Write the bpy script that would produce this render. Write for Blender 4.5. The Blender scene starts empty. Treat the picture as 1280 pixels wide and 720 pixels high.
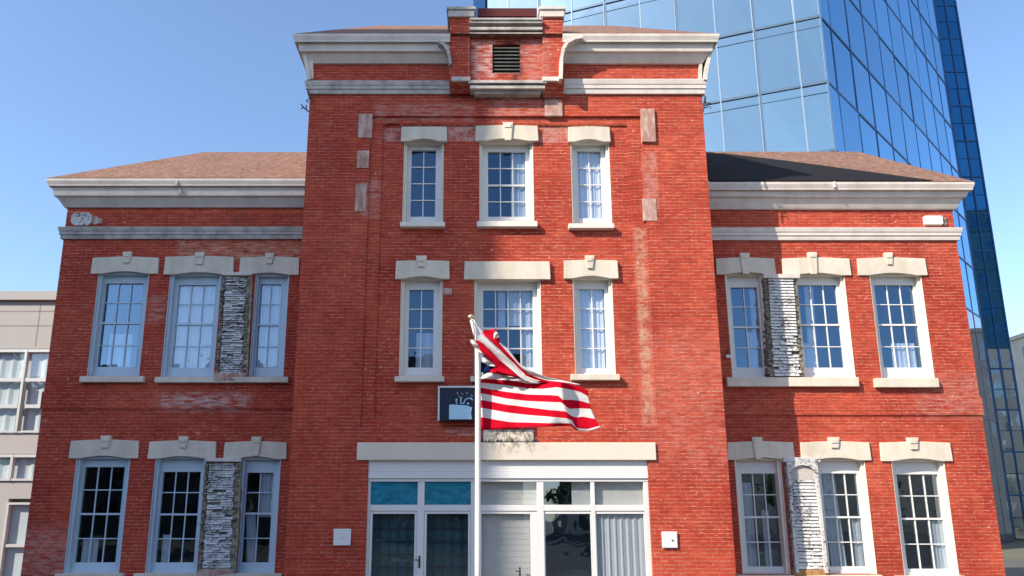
import bpy, bmesh, math, random
from mathutils import Vector, Matrix
R = math.radians
random.seed(7)
S = bpy.context.scene
COL = S.collection

# ------------------------------------------------------------------ survey helpers
# camera constants; at() turns a measured direction into a point on the facade plane y = Y
F, PX, PY, TH, CY, CZ = 900.0, 600.0, 448.0, R(12.05), -13.94, 2.1
ct, st = math.cos(TH), math.sin(TH)
def at(px, py, Y):
    u = (PY - py) / F
    k = (Y - CY) / (ct - u * st)
    return ((px - PX) / F * k, CZ + (u * ct + st) * k)
def AX(px, py, Y): return at(px, py, Y)[0]
def AZ(py, Y): return at(PX, py, Y)[1]

# ------------------------------------------------------------------ mesh builder
class MB:
    def __init__(s): s.v = []; s.f = []; s.m = []; s.mi = 0
    def face(s, pts):
        n = len(s.v); s.v += [tuple(p) for p in pts]
        s.f.append(tuple(range(n, n + len(pts)))); s.m.append(s.mi); return s
    def hexa(s, p):
        n = len(s.v); s.v += [tuple(q) for q in p]
        for a in ((0,3,2,1),(4,5,6,7),(0,1,5,4),(1,2,6,5),(2,3,7,6),(3,0,4,7)):
            s.f.append(tuple(n + i for i in a)); s.m.append(s.mi)
        return s
    def box(s, x0, x1, y0, y1, z0, z1, j=0):
        r = (lambda: random.uniform(-j, j)) if j else (lambda: 0)
        return s.hexa([(x0+r(),y0+r(),z0+r()),(x1+r(),y0+r(),z0+r()),(x1+r(),y1,z0+r()),(x0+r(),y1,z0+r()),
                       (x0+r(),y0+r(),z1+r()),(x1+r(),y0+r(),z1+r()),(x1+r(),y1,z1+r()),(x0+r(),y1,z1+r())])
    def prism(s, poly, y0, y1):                       # polygon in XZ, extruded in Y (counter-clockwise seen from -Y)
        n = len(s.v); k = len(poly)
        s.v += [(x, y0, z) for x, z in poly] + [(x, y1, z) for x, z in poly]
        s.f.append(tuple(n + i for i in range(k))); s.m.append(s.mi)
        s.f.append(tuple(n + k + i for i in reversed(range(k)))); s.m.append(s.mi)
        for i in range(k):
            j = (i + 1) % k
            s.f.append((n + i, n + k + i, n + k + j, n + j)); s.m.append(s.mi)
        return s
    def tube(s, pts, r, seg=8, r1=None):
        pts = [Vector(p) for p in pts]; rings = []
        for i, p in enumerate(pts):
            d = (pts[min(i+1, len(pts)-1)] - pts[max(i-1, 0)]).normalized()
            a = d.cross(Vector((0, 0, 1)) if abs(d.z) < .9 else Vector((0, 1, 0))).normalized(); b = d.cross(a)
            rr = r if r1 is None else r + (r1 - r) * i / (len(pts) - 1)
            n = len(s.v)
            for k in range(seg):
                t = 2 * math.pi * k / seg
                s.v.append(tuple(p + (a * math.cos(t) + b * math.sin(t)) * rr))
            rings.append(n)
        for i in range(len(rings) - 1):
            for k in range(seg):
                l = (k + 1) % seg
                s.f.append((rings[i]+k, rings[i]+l, rings[i+1]+l, rings[i+1]+k)); s.m.append(s.mi)
        s.f.append(tuple(rings[0] + k for k in reversed(range(seg)))); s.m.append(s.mi)
        s.f.append(tuple(rings[-1] + k for k in range(seg))); s.m.append(s.mi)
        return s
    def ball(s, c, r, sx=1, sz=1, n=10, m=8):
        b = len(s.v)
        for i in range(m + 1):
            ph = math.pi * i / m
            for k in range(n):
                t = 2 * math.pi * k / n
                s.v.append((c[0]+r*sx*math.sin(ph)*math.cos(t), c[1]+r*sx*math.sin(ph)*math.sin(t), c[2]+r*sz*math.cos(ph)))
        for i in range(m):
            for k in range(n):
                l = (k + 1) % n
                s.f.append((b+i*n+k, b+(i+1)*n+k, b+(i+1)*n+l, b+i*n+l)); s.m.append(s.mi)
        return s
    def ring(s, x0, x1, yf, yb, prof, left=True, right=True):
        """moulding wrapped round a rectangular block: prof = closed list of (offset, z)"""
        k = len(prof); n = len(s.v)
        for o, z in prof:
            l = o if left else 0; r = o if right else 0
            s.v += [(x0 - l, yb, z), (x0 - l, yf - o, z), (x1 + r, yf - o, z), (x1 + r, yb, z)]
        segs = ([0] if left else []) + [1] + ([2] if right else [])
        for i in range(k):
            j = (i + 1) % k
            for q in segs:
                s.f.append((n+4*i+q, n+4*j+q, n+4*j+q+1, n+4*i+q+1)); s.m.append(s.mi)
        a = segs[0]; b = segs[-1] + 1
        s.f.append(tuple(n+4*i+a for i in range(k))); s.m.append(s.mi)
        s.f.append(tuple(n+4*i+b for i in reversed(range(k)))); s.m.append(s.mi)
        return s
    def build(s, name, mats, parent=None, smooth=False, bevel=0, fix=True):
        me = bpy.data.meshes.new(name); me.from_pydata(s.v, [], s.f)
        if not isinstance(mats, (list, tuple)): mats = [mats]
        for m in mats: me.materials.append(m)
        me.polygons.foreach_set('material_index', s.m)
        if fix:
            bm = bmesh.new(); bm.from_mesh(me); bmesh.ops.remove_doubles(bm, verts=bm.verts, dist=1e-5) if smooth else None
            bmesh.ops.recalc_face_normals(bm, faces=bm.faces); bm.to_mesh(me); bm.free()
        if smooth: me.polygons.foreach_set('use_smooth', [True] * len(me.polygons))
        me.update()
        o = bpy.data.objects.new(name, me); COL.objects.link(o)
        if parent: o.parent = parent
        if bevel:
            b = o.modifiers.new('bevel', 'BEVEL'); b.width = bevel; b.segments = 2; b.limit_method = 'ANGLE'
        return o
def empty(name, loc=(0, 0, 0), parent=None):
    o = bpy.data.objects.new(name, None); o.empty_display_size = .2; COL.objects.link(o)
    o.location = loc
    if parent: o.parent = parent
    return o
def tag(o, label=None, cat=None, group=None, kind=None):
    for k, v in (('label', label), ('category', cat), ('group', group), ('kind', kind)):
        if v: o[k] = v
    return o

# ------------------------------------------------------------------ node helpers
class NT:
    def __init__(s, name):
        s.mat = bpy.data.materials.new(name); s.mat.use_nodes = True
        s.t = s.mat.node_tree; s.t.nodes.clear()
        s.out = s.t.nodes.new('ShaderNodeOutputMaterial')
    def n(s, typ, ins=None, **kw):
        q = s.t.nodes.new(typ)
        for k, v in kw.items(): setattr(q, k, v)
        for k, v in (ins or {}).items():
            if isinstance(v, bpy.types.NodeSocket): s.t.links.new(v, q.inputs[k])
            else:
                if hasattr(q.inputs[k].default_value, '__len__') and not isinstance(v, (int, float)) and len(v) == 3 and len(q.inputs[k].default_value) == 4: v = (*v, 1)
                q.inputs[k].default_value = v
        return q
    def math(s, op, a, b=0.0, c=False):
        return s.n('ShaderNodeMath', {0: a, 1: b}, operation=op, use_clamp=c).outputs[0]
    def mix(s, f, a, b, mode='MIX'):
        q = s.n('ShaderNodeMix', data_type='RGBA', blend_type=mode)
        for idx, v in ((0, f), (6, a), (7, b)):
            if isinstance(v, bpy.types.NodeSocket): s.t.links.new(v, q.inputs[idx])
            else: q.inputs[idx].default_value = v if idx == 0 else (*v, 1)
        return q.outputs[2]
    def ramp(s, f, lo, hi, a=0.0, b=1.0):
        return s.n('ShaderNodeMapRange', {0: f, 1: lo, 2: hi, 3: a, 4: b}).outputs[0]
    def noise(s, vec, scale, detail=3, rough=.55, dist=0):
        return s.n('ShaderNodeTexNoise', {'Vector': vec, 'Scale': scale, 'Detail': detail, 'Roughness': rough, 'Distortion': dist}).outputs[0]
    def pos(s): return s.n('ShaderNodeNewGeometry').outputs['Position']
    def scale(s, vec, v): return s.n('ShaderNodeVectorMath', {0: vec, 1: v}, operation='MULTIPLY').outputs[0]
    def bsdf(s, col, rough=.8, bump=None, strength=.3, dist=.02, metal=0, spec=.3, **ex):
        ins = {'Base Color': col, 'Roughness': rough, 'Metallic': metal, 'Specular IOR Level': spec}
        if bump is not None:
            ins['Normal'] = s.n('ShaderNodeBump', {'Height': bump, 'Strength': strength, 'Distance': dist}).outputs[0]
        ins.update(ex)
        b = s.n('ShaderNodeBsdfPrincipled', ins)
        s.t.links.new(b.outputs[0], s.out.inputs[0]); return s.mat

def paint(name, col, dirt=(.3, .28, .24), amt=.25, rough=.55, scale=3.0, streak=True, metal=0, bump=.15):
    T = NT(name); p = T.pos()
    n1 = T.noise(T.scale(p, (1, 1, .35 if streak else 1)), scale, 5, .65)
    n2 = T.noise(p, 28, 4, .7)
    n3 = T.noise(p, 90, 2, .6)
    f = T.math('MULTIPLY', T.ramp(n1, .42, .78), amt * 1.6, True)
    c = T.mix(f, col, dirt)
    f2 = T.math('MULTIPLY', T.ramp(n2, .6, .72), amt * 1.4, True)
    c = T.mix(f2, c, tuple(x * .6 for x in dirt))
    h = T.math('ADD', n2, n3)
    return T.bsdf(c, rough, h, bump, .01, metal)

WEAR_SHADE_MARKS = []
def wear_shade_mark(px0, px1, py0, py1, Y, k, col, soft=.12, streaky=1):
    ym = (py0 + py1) / 2
    WEAR_SHADE_MARKS.append((AX(px0, ym, Y), AX(px1, ym, Y), AZ(py1, Y), AZ(py0, Y), k * .72, col, soft, streaky))
W = 1.5
PALE = (.62, .47, .43); TAN = (.66, .47, .33); WHI = (.74, .67, .64)
wear_shade_mark(799, 811, 285, 532, .06, .72, TAN, .06, 0)
wear_shade_mark(805, 821, 190, 262, 0, .55, (.62, .40, .34), .05, 0)
wear_shade_mark(590, 617, 52, 96, -.2, .75, WHI, .1)
wear_shade_mark(650, 682, 42, 100, -.2, .55, PALE, .15)
wear_shade_mark(560, 594, 158, 176, .08, .9, PALE, .02, 0)
wear_shade_mark(674, 709, 158, 178, .08, .55, PALE, .02, 0)
wear_shade_mark(480, 500, 160, 176, .08, .7, PALE, .05)
wear_shade_mark(610, 680, 118, 145, 0, .5, PALE, .15)
wear_shade_mark(634, 652, 50, 100, -.2, 1.2, (.03, .018, .018), .12, 0)  # soot by the vent, with the shade over the louvre painted in
wear_shade_mark(560, 620, 115, 128, 0, .8, (.08, .02, .02), .2, 0)
wear_shade_mark(470, 590, 130, 150, 0, .5, PALE, .1)
wear_shade_mark(205, 305, 495, 509, W, .85, WHI, .25)
wear_shade_mark(10, 85, 665, 730, W, .6, PALE, .4)
wear_shade_mark(225, 378, 303, 324, W, .75, TAN, .1)
wear_shade_mark(188, 205, 370, 400, W, .6, PALE, .1)
wear_shade_mark(558, 640, 535, 545, 0, .7, PALE, .03)
wear_shade_mark(455, 472, 225, 270, 0, .6, PALE, .12)
wear_shade_mark(1150, 1230, 470, 520, W, .35, PALE, .3)
wear_shade_mark(820, 915, 420, 580, 0, .22, PALE, .8)

def brick_mat():
    T = NT('painted_brick'); p = T.pos()
    sep = T.n('ShaderNodeSeparateXYZ', {0: p}); x, y, z = sep.outputs
    wob = T.math('MULTIPLY', T.math('SUBTRACT', T.noise(p, 1.6, 3), .5), .012)
    u = T.math('ADD', x, y)
    v = T.n('ShaderNodeCombineXYZ', {0: u, 1: T.math('ADD', z, wob), 2: 0.0}).outputs[0]
    br = T.n('ShaderNodeTexBrick', {'Vector': v, 'Color1': (0, 0, 0), 'Color2': (1, 1, 1), 'Mortar': (.5, .5, .5), 'Scale': 1.0,
             'Mortar Size': .006, 'Mortar Smooth': .6, 'Bias': 0.0, 'Brick Width': .212, 'Row Height': .0712}, offset=.5)
    tone = br.outputs[0]; mort = br.outputs[1]
    big = T.noise(p, .55, 4, .6); med = T.noise(T.scale(p, (1, 1, 2.2)), 3.2, 5, .65)
    a = T.mix(T.ramp(big, .35, .68), (.34, .028, .016), (.53, .082, .042))
    a = T.mix(T.math('MULTIPLY', T.ramp(med, .45, .8), .6), a, (.62, .14, .075))
    a = T.mix(T.math('MULTIPLY', T.ramp(tone, .2, 1), .45), a, (.24, .030, .020))
    # paint worn from joints here and there
    wear = T.noise(T.scale(p, (1, 1, 1.5)), 1.3, 5, .7)
    rowf = T.math('FRACT', T.math('DIVIDE', T.math('ADD', z, wob), .0712))
    bed = T.ramp(T.math('PINGPONG', rowf, .5), .17, .07, 0, 1)
    dash = T.noise(T.n('ShaderNodeCombineXYZ', {0: T.math('MULTIPLY', u, 8), 1: T.math('MULTIPLY', z, 14), 2: 11.0}).outputs[0], 1.0, 4, .65)
    jt = T.math('ADD', T.math('MULTIPLY', bed, .45), T.math('MULTIPLY', mort, .70))
    m = T.math('MULTIPLY', jt, T.ramp(wear, .30, .64, .28, .95), True)
    m = T.math('MULTIPLY', m, T.ramp(dash, .40, .60, .12, 1), True)
    a = T.mix(m, a, (.72, .36, .26))
    soot = T.noise(T.scale(p, (1, 1, .3)), 1.1, 5, .7)
    a = T.mix(T.math('MULTIPLY', T.ramp(soot, .55, .8), .45), a, (.20, .05, .04))
    # flecks of bare mortar / chips, long in the course direction
    fl = T.noise(T.n('ShaderNodeCombineXYZ', {0: T.math('MULTIPLY', u, 9), 1: T.math('MULTIPLY', z, 17), 2: 0.0}).outputs[0], 1.0, 3, .7)
    g = T.ramp(T.noise(p, .8, 3, .6), .35, .65, .73, .61)
    f = T.math('MULTIPLY', T.math('MULTIPLY', T.math('SUBTRACT', fl, g), 7, True), .75, True)
    a = T.mix(f, a, (.74, .45, .36))
    chips = T.noise(T.scale(p, (13, 13, 17)), 1.0, 2, .5)
    a = T.mix(T.math('MULTIPLY', T.math('MULTIPLY', T.math('SUBTRACT', chips, T.ramp(wear, .3, .7, .74, .65)), 12, True), .8), a, (.80, .48, .38))
    dk = T.noise(T.n('ShaderNodeCombineXYZ', {0: T.math('MULTIPLY', u, 5), 1: T.math('MULTIPLY', z, 14), 2: 3.0}).outputs[0], 1.0, 4, .7)
    a = T.mix(T.math('MULTIPLY', T.ramp(dk, .52, .76), .5), a, (.20, .026, .018))
    # worn places with an outline of their own, and shade painted by the vent
    sn = T.noise(T.n('ShaderNodeCombineXYZ', {0: T.math('MULTIPLY', u, 3.5), 1: T.math('MULTIPLY', z, 15), 2: 7.0}).outputs[0], 1.0, 5, .7)
    sn0 = T.noise(p, 7, 4, .7)
    for (x0, x1, z0, z1, k, col, soft, streaky) in WEAR_SHADE_MARKS:
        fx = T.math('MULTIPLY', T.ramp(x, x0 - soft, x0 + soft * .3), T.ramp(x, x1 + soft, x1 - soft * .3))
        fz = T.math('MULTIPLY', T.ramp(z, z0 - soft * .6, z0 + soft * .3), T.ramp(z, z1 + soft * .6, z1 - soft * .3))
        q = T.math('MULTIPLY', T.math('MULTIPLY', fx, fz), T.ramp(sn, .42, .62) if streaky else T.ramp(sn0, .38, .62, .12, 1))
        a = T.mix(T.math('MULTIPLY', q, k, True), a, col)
    h = T.math('ADD', T.math('MULTIPLY', mort, -1.0), T.math('MULTIPLY', T.noise(p, 26, 4, .7), .9))
    h = T.math('ADD', h, T.math('MULTIPLY', tone, .35))
    return T.bsdf(a, .82, h, .75, .012, spec=.2)
M = {}
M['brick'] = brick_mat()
M['stone'] = paint('limestone', (.68, .62, .52), (.42, .37, .30), .45, .85, 2.4, True)
M['stone_old'] = paint('weathered_stone', (.38, .20, .16), (.62, .52, .47), .8, .9, 7, True)
M['trim'] = paint('cornice_paint', (.68, .62, .57), (.34, .30, .27), .35, .6, 2.2, False)
M['trim_dark'] = paint('worn_shaded_moulding_paint', (.50, .47, .44), (.16, .14, .13), .6, .7, 3, False)  # worn paint, darkened further for the shaded left mouldings
M['maroon'] = paint('maroon_flashing', (.10, .014, .014), (.05, .02, .02), .3, .7, 4)
M['frame'] = paint('window_frame_paint', (.72, .72, .71), (.45, .46, .46), .18, .45, 3)
M['frame_shade'] = paint('shade_blue_window_paint', (.50, .62, .73), (.36, .44, .5), .22, .5, 3)  # left wing's white frames, blue of the shade mixed into the colour
M['casing'] = paint('window_casing_paint', (.74, .70, .61), (.52, .50, .44), .2, .5, 3)
M['metalw'] = paint('white_aluminium', (.68, .69, .70), (.5, .5, .5), .1, .3, 2)
M['curtain'] = paint('white_curtain', (.60, .63, .67), (.6, .62, .68), .2, .9, 4)
M['blind'] = paint('pale_blind', (.72, .70, .66), (.6, .58, .55), .2, .8, 4)
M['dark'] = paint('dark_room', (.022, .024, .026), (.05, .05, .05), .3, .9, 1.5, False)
M['darkwood'] = paint('dark_door_grid', (.06, .16, .18), (.08, .14, .15), .3, .5, 2)
M['membrane'] = paint('black_roof_membrane', (.006, .006, .010), (.012, .012, .016), .3, 1.0, 2, False)
M['louvre'] = paint('louvre_paint', (.10, .11, .10), (.03, .03, .03), .5, .7, 4)
M['pole'] = paint('pole_paint', (.80, .79, .77), (.5, .48, .46), .12, .35, 3)
M['brass'] = paint('finial_metal', (.75, .62, .45), (.4, .3, .2), .3, .35, 9, metal=.5)
M['signblack'] = paint('sign_face', (.012, .022, .045), (.03, .04, .06), .2, .25, 3)
M['signpale'] = paint('sign_panel_paint', (.42, .66, .82), (.35, .52, .66), .2, .4, 6)
M['silver'] = paint('sign_frame_metal', (.62, .64, .64), (.4, .4, .4), .2, .35, 5, metal=.3)
M['iron'] = paint('dark_iron', (.05, .055, .07), (.1, .07, .05), .4, .6, 9)
M['boxwhite'] = paint('white_box_plastic', (.70, .72, .74), (.6, .6, .6), .1, .35, 6)
M['rust'] = paint('rusty_stone', (.45, .24, .10), (.2, .10, .05), .6, .9, 12)
M['concrete'] = paint('pavement_concrete', (.12, .115, .11), (.08, .078, .075), .4, .9, .8, False)
M['asphalt'] = paint('asphalt', (.055, .055, .058), (.09, .09, .09), .5, .9, 1.1, False)
M['ground'] = paint('ground_soil', (.16, .15, .12), (.10, .12, .06), .6, .95, .3, False)
M['linepaint'] = paint('road_paint', (.75, .75, .72), (.4, .4, .4), .4, .8, 3)
M['office'] = paint('office_panel', (.22, .21, .20), (.15, .15, .14), .3, .8, .6)
M['leafdark'] = paint('tree_leaves', (.05, .085, .025), (.10, .13, .04), .6, .7, 2, False)
M['bark'] = paint('bark', (.10, .07, .05), (.2, .16, .12), .5, .9, 6)

def peel():
    T = NT('peeling_white_paint'); p = T.pos()
    n = T.noise(T.scale(p, (1, 1, 2.2)), 12, 6, .75); n2 = T.noise(p, 2.2, 3, .6)
    thr = T.ramp(n2, .35, .68, .62, .45)
    f = T.math('MULTIPLY', T.math('SUBTRACT', n, thr), 14, True)
    base = T.mix(T.ramp(T.noise(p, 30, 4), .35, .65), (.50, .50, .51), (.70, .70, .69))
    c = T.mix(f, base, T.mix(T.ramp(T.noise(p, 18, 3), .4, .6), (.06, .055, .06), (.24, .21, .19)))
    return T.bsdf(c, .75, T.math('SUBTRACT', n, f), .5, .02)
M['peel'] = peel()
def rubble():
    T = NT('broken_brick_edge'); p = T.pos()
    n = T.noise(p, 16, 5, .75); n2 = T.noise(p, 40, 3, .7)
    c = T.mix(T.ramp(n, .38, .62), (.035, .028, .028), (.36, .32, .25))
    c = T.mix(T.ramp(n2, .6, .7), c, (.60, .56, .50))
    return T.bsdf(c, .95, n, .8, .03)
M['rubble'] = rubble()
def moss():
    T = NT('mossy_mortar'); p = T.pos()
    n = T.noise(p, 14, 5, .75)
    c = T.mix(T.ramp(n, .35, .65), (.20, .18, .09), (.46, .42, .32))
    return T.bsdf(c, .95, n, .6, .03)
M['moss'] = moss()
def lintel_dirty():
    T = NT('stained_limestone'); p = T.pos()
    n = T.noise(p, 2.0, 5, .65); c = T.mix(T.math('MULTIPLY', T.ramp(n, .45, .8), .4), (.68, .61, .52), (.5, .45, .38))
    s = T.n('ShaderNodeSeparateXYZ', {0: p})
    x0, x1 = AX(607, 560, 0), AX(672, 560, 0)
    fx = T.math('MULTIPLY', T.ramp(s.outputs[0], x0 - .1, x0 + .2), T.ramp(s.outputs[0], x1 + .25, x1 - .15))
    fz = T.ramp(s.outputs[2], AZ(572, 0), AZ(548, 0))
    m = T.noise(T.scale(p, (1, 1, .6)), 9, 6, .8)
    f = T.math('MULTIPLY', T.math('MULTIPLY', fx, fz), T.ramp(m, .48, .60), True)
    c = T.mix(T.math('MULTIPLY', f, .9), c, (.07, .065, .055))
    return T.bsdf(c, .85, m, .3, .015)
M['stone_dirty'] = lintel_dirty()

def shingle(name, a, b):
    T = NT(name); p = T.pos(); s = T.n('ShaderNodeSeparateXYZ', {0: p})
    v = T.n('ShaderNodeCombineXYZ', {0: T.math('ADD', s.outputs[0], s.outputs[1]), 1: T.math('MULTIPLY', s.outputs[2], 1.0), 2: 0.0}).outputs[0]
    br = T.n('ShaderNodeTexBrick', {'Vector': v, 'Color1': (0, 0, 0), 'Color2': (1, 1, 1), 'Mortar': (.0, .0, .0), 'Scale': 1.0,
             'Mortar Size': .014, 'Mortar Smooth': .3, 'Brick Width': .3, 'Row Height': .10}, offset=.5)
    n = T.noise(p, 1.2, 5, .7)
    c = T.mix(br.outputs[0], a, b)
    c = T.mix(T.math('MULTIPLY', T.ramp(n, .4, .75), .5), c, tuple(x * .65 for x in a))
    c = T.mix(T.math('MULTIPLY', br.outputs[1], .75), c, (.09, .05, .045))
    c = T.mix(T.math('MULTIPLY', T.ramp(T.noise(T.scale(p, (1, 1, 3)), 9, 4, .7), .45, .7), .5), c, (.50, .34, .27))
    return T.bsdf(c, .9, T.math('SUBTRACT', br.outputs[0], br.outputs[1]), .5, .015)
M['shingle'] = shingle('asphalt_shingles', (.175, .086, .056), (.235, .122, .084))

def glass(name, refl, rcol, tcol, wav=.02):
    T = NT(name); p = T.pos()
    bmp = T.n('ShaderNodeBump', {'Height': T.noise(p, 1.6, 2, .5), 'Strength': wav, 'Distance': .3}).outputs[0]
    geo = T.n('ShaderNodeNewGeometry')
    dt = T.math('ABSOLUTE', T.n('ShaderNodeVectorMath', {0: geo.outputs['Normal'], 1: geo.outputs['Incoming']}, operation='DOT_PRODUCT').outputs['Value'])
    fr = T.math('ADD', T.math('POWER', T.math('SUBTRACT', 1.0, dt), 5.0), .04)          # the same from both sides of the pane
    f = T.math('ADD', T.math('MULTIPLY', fr, 1 - refl), refl, True)
    g = T.n('ShaderNodeBsdfGlossy', {'Color': rcol, 'Roughness': .015, 'Normal': bmp})
    t = T.n('ShaderNodeBsdfTransparent', {'Color': tcol})
    mx = T.n('ShaderNodeMixShader', {0: f, 1: t.outputs[0], 2: g.outputs[0]})
    T.t.links.new(mx.outputs[0], T.out.inputs[0]); return T.mat
M['glass'] = glass('window_glass', .20, (.42, .66, .95), (.75, .80, .84))
M['glass_deep'] = glass('shaded_window_glass', .09, (.42, .66, .95), (.70, .76, .8))
M['glass_pale'] = glass('pale_window_glass', .12, (.6, .8, 1), (.88, .92, .96))
M['glass_dark'] = glass('dark_window_glass', .04, (.7, .85, .95), (.72, .76, .8))
M['glass_street'] = glass('street_window_glass', .22, (.62, .78, .95), (.75, .8, .84))
M['glass_teal'] = None
M['glass_clear'] = glass('door_glass', .07, (.8, .9, 1), (.74, .77, .79))
M['glass_mirror'] = glass('neighbour_glass', .06, (.85, .92, .94), (.88, .93, .93))
def tinted_pane(name, base):
    T = NT(name); p = T.pos()
    c = T.mix(T.ramp(T.noise(T.scale(p, (1, 1, 2)), 6, 5, .7), .35, .75), base, tuple(min(1, x * 1.8 + .02) for x in base))
    return T.bsdf(c, .08, spec=.5)
def curtain_glass(name, tint, base, rough=.03):
    T = NT(name); p = T.pos()
    oi = T.n('ShaderNodeObjectInfo').outputs['Random']
    bmp = T.n('ShaderNodeBump', {'Height': T.noise(p, .35, 2, .5), 'Strength': .06, 'Distance': .4}).outputs[0]
    c = T.mix(T.ramp(oi, 0, 1, 0, .6), tint, tuple(x * .72 for x in tint))
    g = T.n('ShaderNodeBsdfGlossy', {'Color': c, 'Roughness': rough, 'Normal': bmp})
    d = T.n('ShaderNodeBsdfDiffuse', {'Color': base})
    fr = T.n('ShaderNodeFresnel', {'IOR': 1.6, 'Normal': bmp}).outputs[0]
    mx = T.n('ShaderNodeMixShader', {0: T.math('ADD', T.math('MULTIPLY', fr, .35), .62, True), 1: d.outputs[0], 2: g.outputs[0]})
    T.t.links.new(mx.outputs[0], T.out.inputs[0]); return T.mat
M['glass_teal'] = tinted_pane('teal_reflection_glass', (.012, .14, .22))  # sky reflection of the shaded panes painted in as opaque teal
M['cw'] = curtain_glass('curtain_wall_glass', (.54, .68, .69), (.05, .09, .13))
M['cw_blue'] = curtain_glass('blue_reflection_wall_glass', (.44, .74, 1.0), (.01, .04, .10))  # same glass as the left face, bluer sky reflection tinted in
M['cw_low'] = curtain_glass('clear_curtain_wall_glass', (.72, .76, .80), (.06, .07, .08))
M['cw_deep'] = curtain_glass('dark_reflection_wall_glass', (.06, .26, .50), (.004, .012, .03))  # end facet glass, its darker sky reflection put into the tint
M['mullion'] = paint('grey_mullion', (.10, .16, .24), (.06, .08, .1), .2, .4, 1, metal=.4)
M['mullion_pale'] = paint('pale_mullion', (.24, .32, .40), (.4, .45, .5), .2, .35, 1, metal=.3)
M['navy'] = paint('dark_blue_mullion', (.03, .10, .24), (.02, .03, .05), .2, .4, 1, metal=.3)

def cloth(name, col):
    T = NT(name); p = T.pos()
    n = T.noise(p, 40, 3, .6)
    c = T.mix(T.ramp(n, .35, .7, 0, .12), col, tuple(x * .6 for x in col))
    bmp = T.n('ShaderNodeBump', {'Height': T.noise(T.scale(p, (1, 1, 2.2)), 5, 4, .6), 'Strength': .25, 'Distance': .05}).outputs[0]
    d = T.n('ShaderNodeBsdfDiffuse', {'Color': c, 'Normal': bmp}); t = T.n('ShaderNodeBsdfTranslucent', {'Color': c})
    mx = T.n('ShaderNodeMixShader', {0: .25, 1: d.outputs[0], 2: t.outputs[0]})
    T.t.links.new(mx.outputs[0], T.out.inputs[0]); return T.mat
M['fred'] = cloth('flag_red', (.66, .008, .03)); M['fwhite'] = cloth('flag_white', (.80, .79, .78)); M['fblue'] = cloth('flag_blue', (.012, .022, .09))

# ------------------------------------------------------------------ brick building
B = empty('brick_building', (0, 0, 0))
tag(B, 'red painted brick schoolhouse with a tall central tower, pale stone lintels and hipped brown roofs', 'building')

def wall_holes(mb, x0, x1, z0, z1, y, holes):
    xs = sorted({x0, x1, *[h[0] for h in holes], *[h[1] for h in holes]})
    zs = sorted({z0, z1, *[h[2] for h in holes], *[h[3] for h in holes]})
    xs = [x for x in xs if x0 <= x <= x1]; zs = [z for z in zs if z0 <= z <= z1]
    for a, b in zip(xs, xs[1:]):
        for c, d in zip(zs, zs[1:]):
            cx, cz = (a + b) / 2, (c + d) / 2
            if any(h[0] < cx < h[1] and h[2] < cz < h[3] for h in holes): continue
            mb.face([(a, y, c), (b, y, c), (b, y, d), (a, y, d)])
def reveals(mb, h, y0, y1):
    a, b, c, d = h
    mb.face([(a, y0, c), (a, y1, c), (a, y1, d), (a, y0, d)]); mb.face([(b, y0, c), (b, y0, d), (b, y1, d), (b, y1, c)])
    mb.face([(a, y0, d), (a, y1, d), (b, y1, d), (b, y0, d)]); mb.face([(a, y0, c), (b, y0, c), (b, y1, c), (a, y1, c)])

def lintel(px0, px1, pyt, pyb, Yw, arch=True, key=None, mat='stone', rise=.035, flare=.012):
    ym = (pyt + pyb) / 2; y = Yw - .045
    x0, x1 = AX(px0, ym, y), AX(px1, ym, y); zt, zb = AZ(pyt, y), AZ(pyb, y)
    w = x1 - x0; a = w * .16
    pts = [(x0, zb), (x0 + a, zb)]
    if arch:
        for i in range(1, 12):
            t = i / 12; pts.append((x0 + a + (w - 2 * a) * t, zb + .055 * math.sin(math.pi * t)))
    pts += [(x1 - a, zb), (x1, zb), (x1 - flare, zt), ((x0 + x1) / 2, zt + (rise if arch else 0)), (x0 + flare, zt)]
    mb = MB().prism(pts, y, Yw + .1)
    o = mb.build('lintel', M[mat], B, bevel=.008)
    if key:
        k0, k1, kt, kb = key
        kz1, kz0 = AZ(kt, y), AZ(kb, y)
        a0, a1 = AX(k0, ym, y), AX(k1, ym, y)
        k = MB().prism([(a0 + .035, kz0), (a1 - .035, kz0), (a1, kz1 - .06), (a1 + .004, kz1), (a0 - .004, kz1), (a0, kz1 - .06)], y - .035, y + .05)
        k.prism([(a0 + .03, kz1 - .13), (a1 - .03, kz1 - .13), (a1 - .04, kz1 - .05), (a0 + .04, kz1 - .05)], y - .05, y)
        k.build('keystone', M[mat], o, bevel=.008)
    return o, (x0, x1, zb, zt)
def sill(px0, px1, pyt, pyb, Yw, mat='stone', out=.11):
    y = Yw - out; ym = (pyt + pyb) / 2
    MB().box(AX(px0, ym, y), AX(px1, ym, y), y, Yw + .2, AZ(pyb, y), AZ(pyt, y)).build('sill', M[mat], B, bevel=.01)

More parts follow.
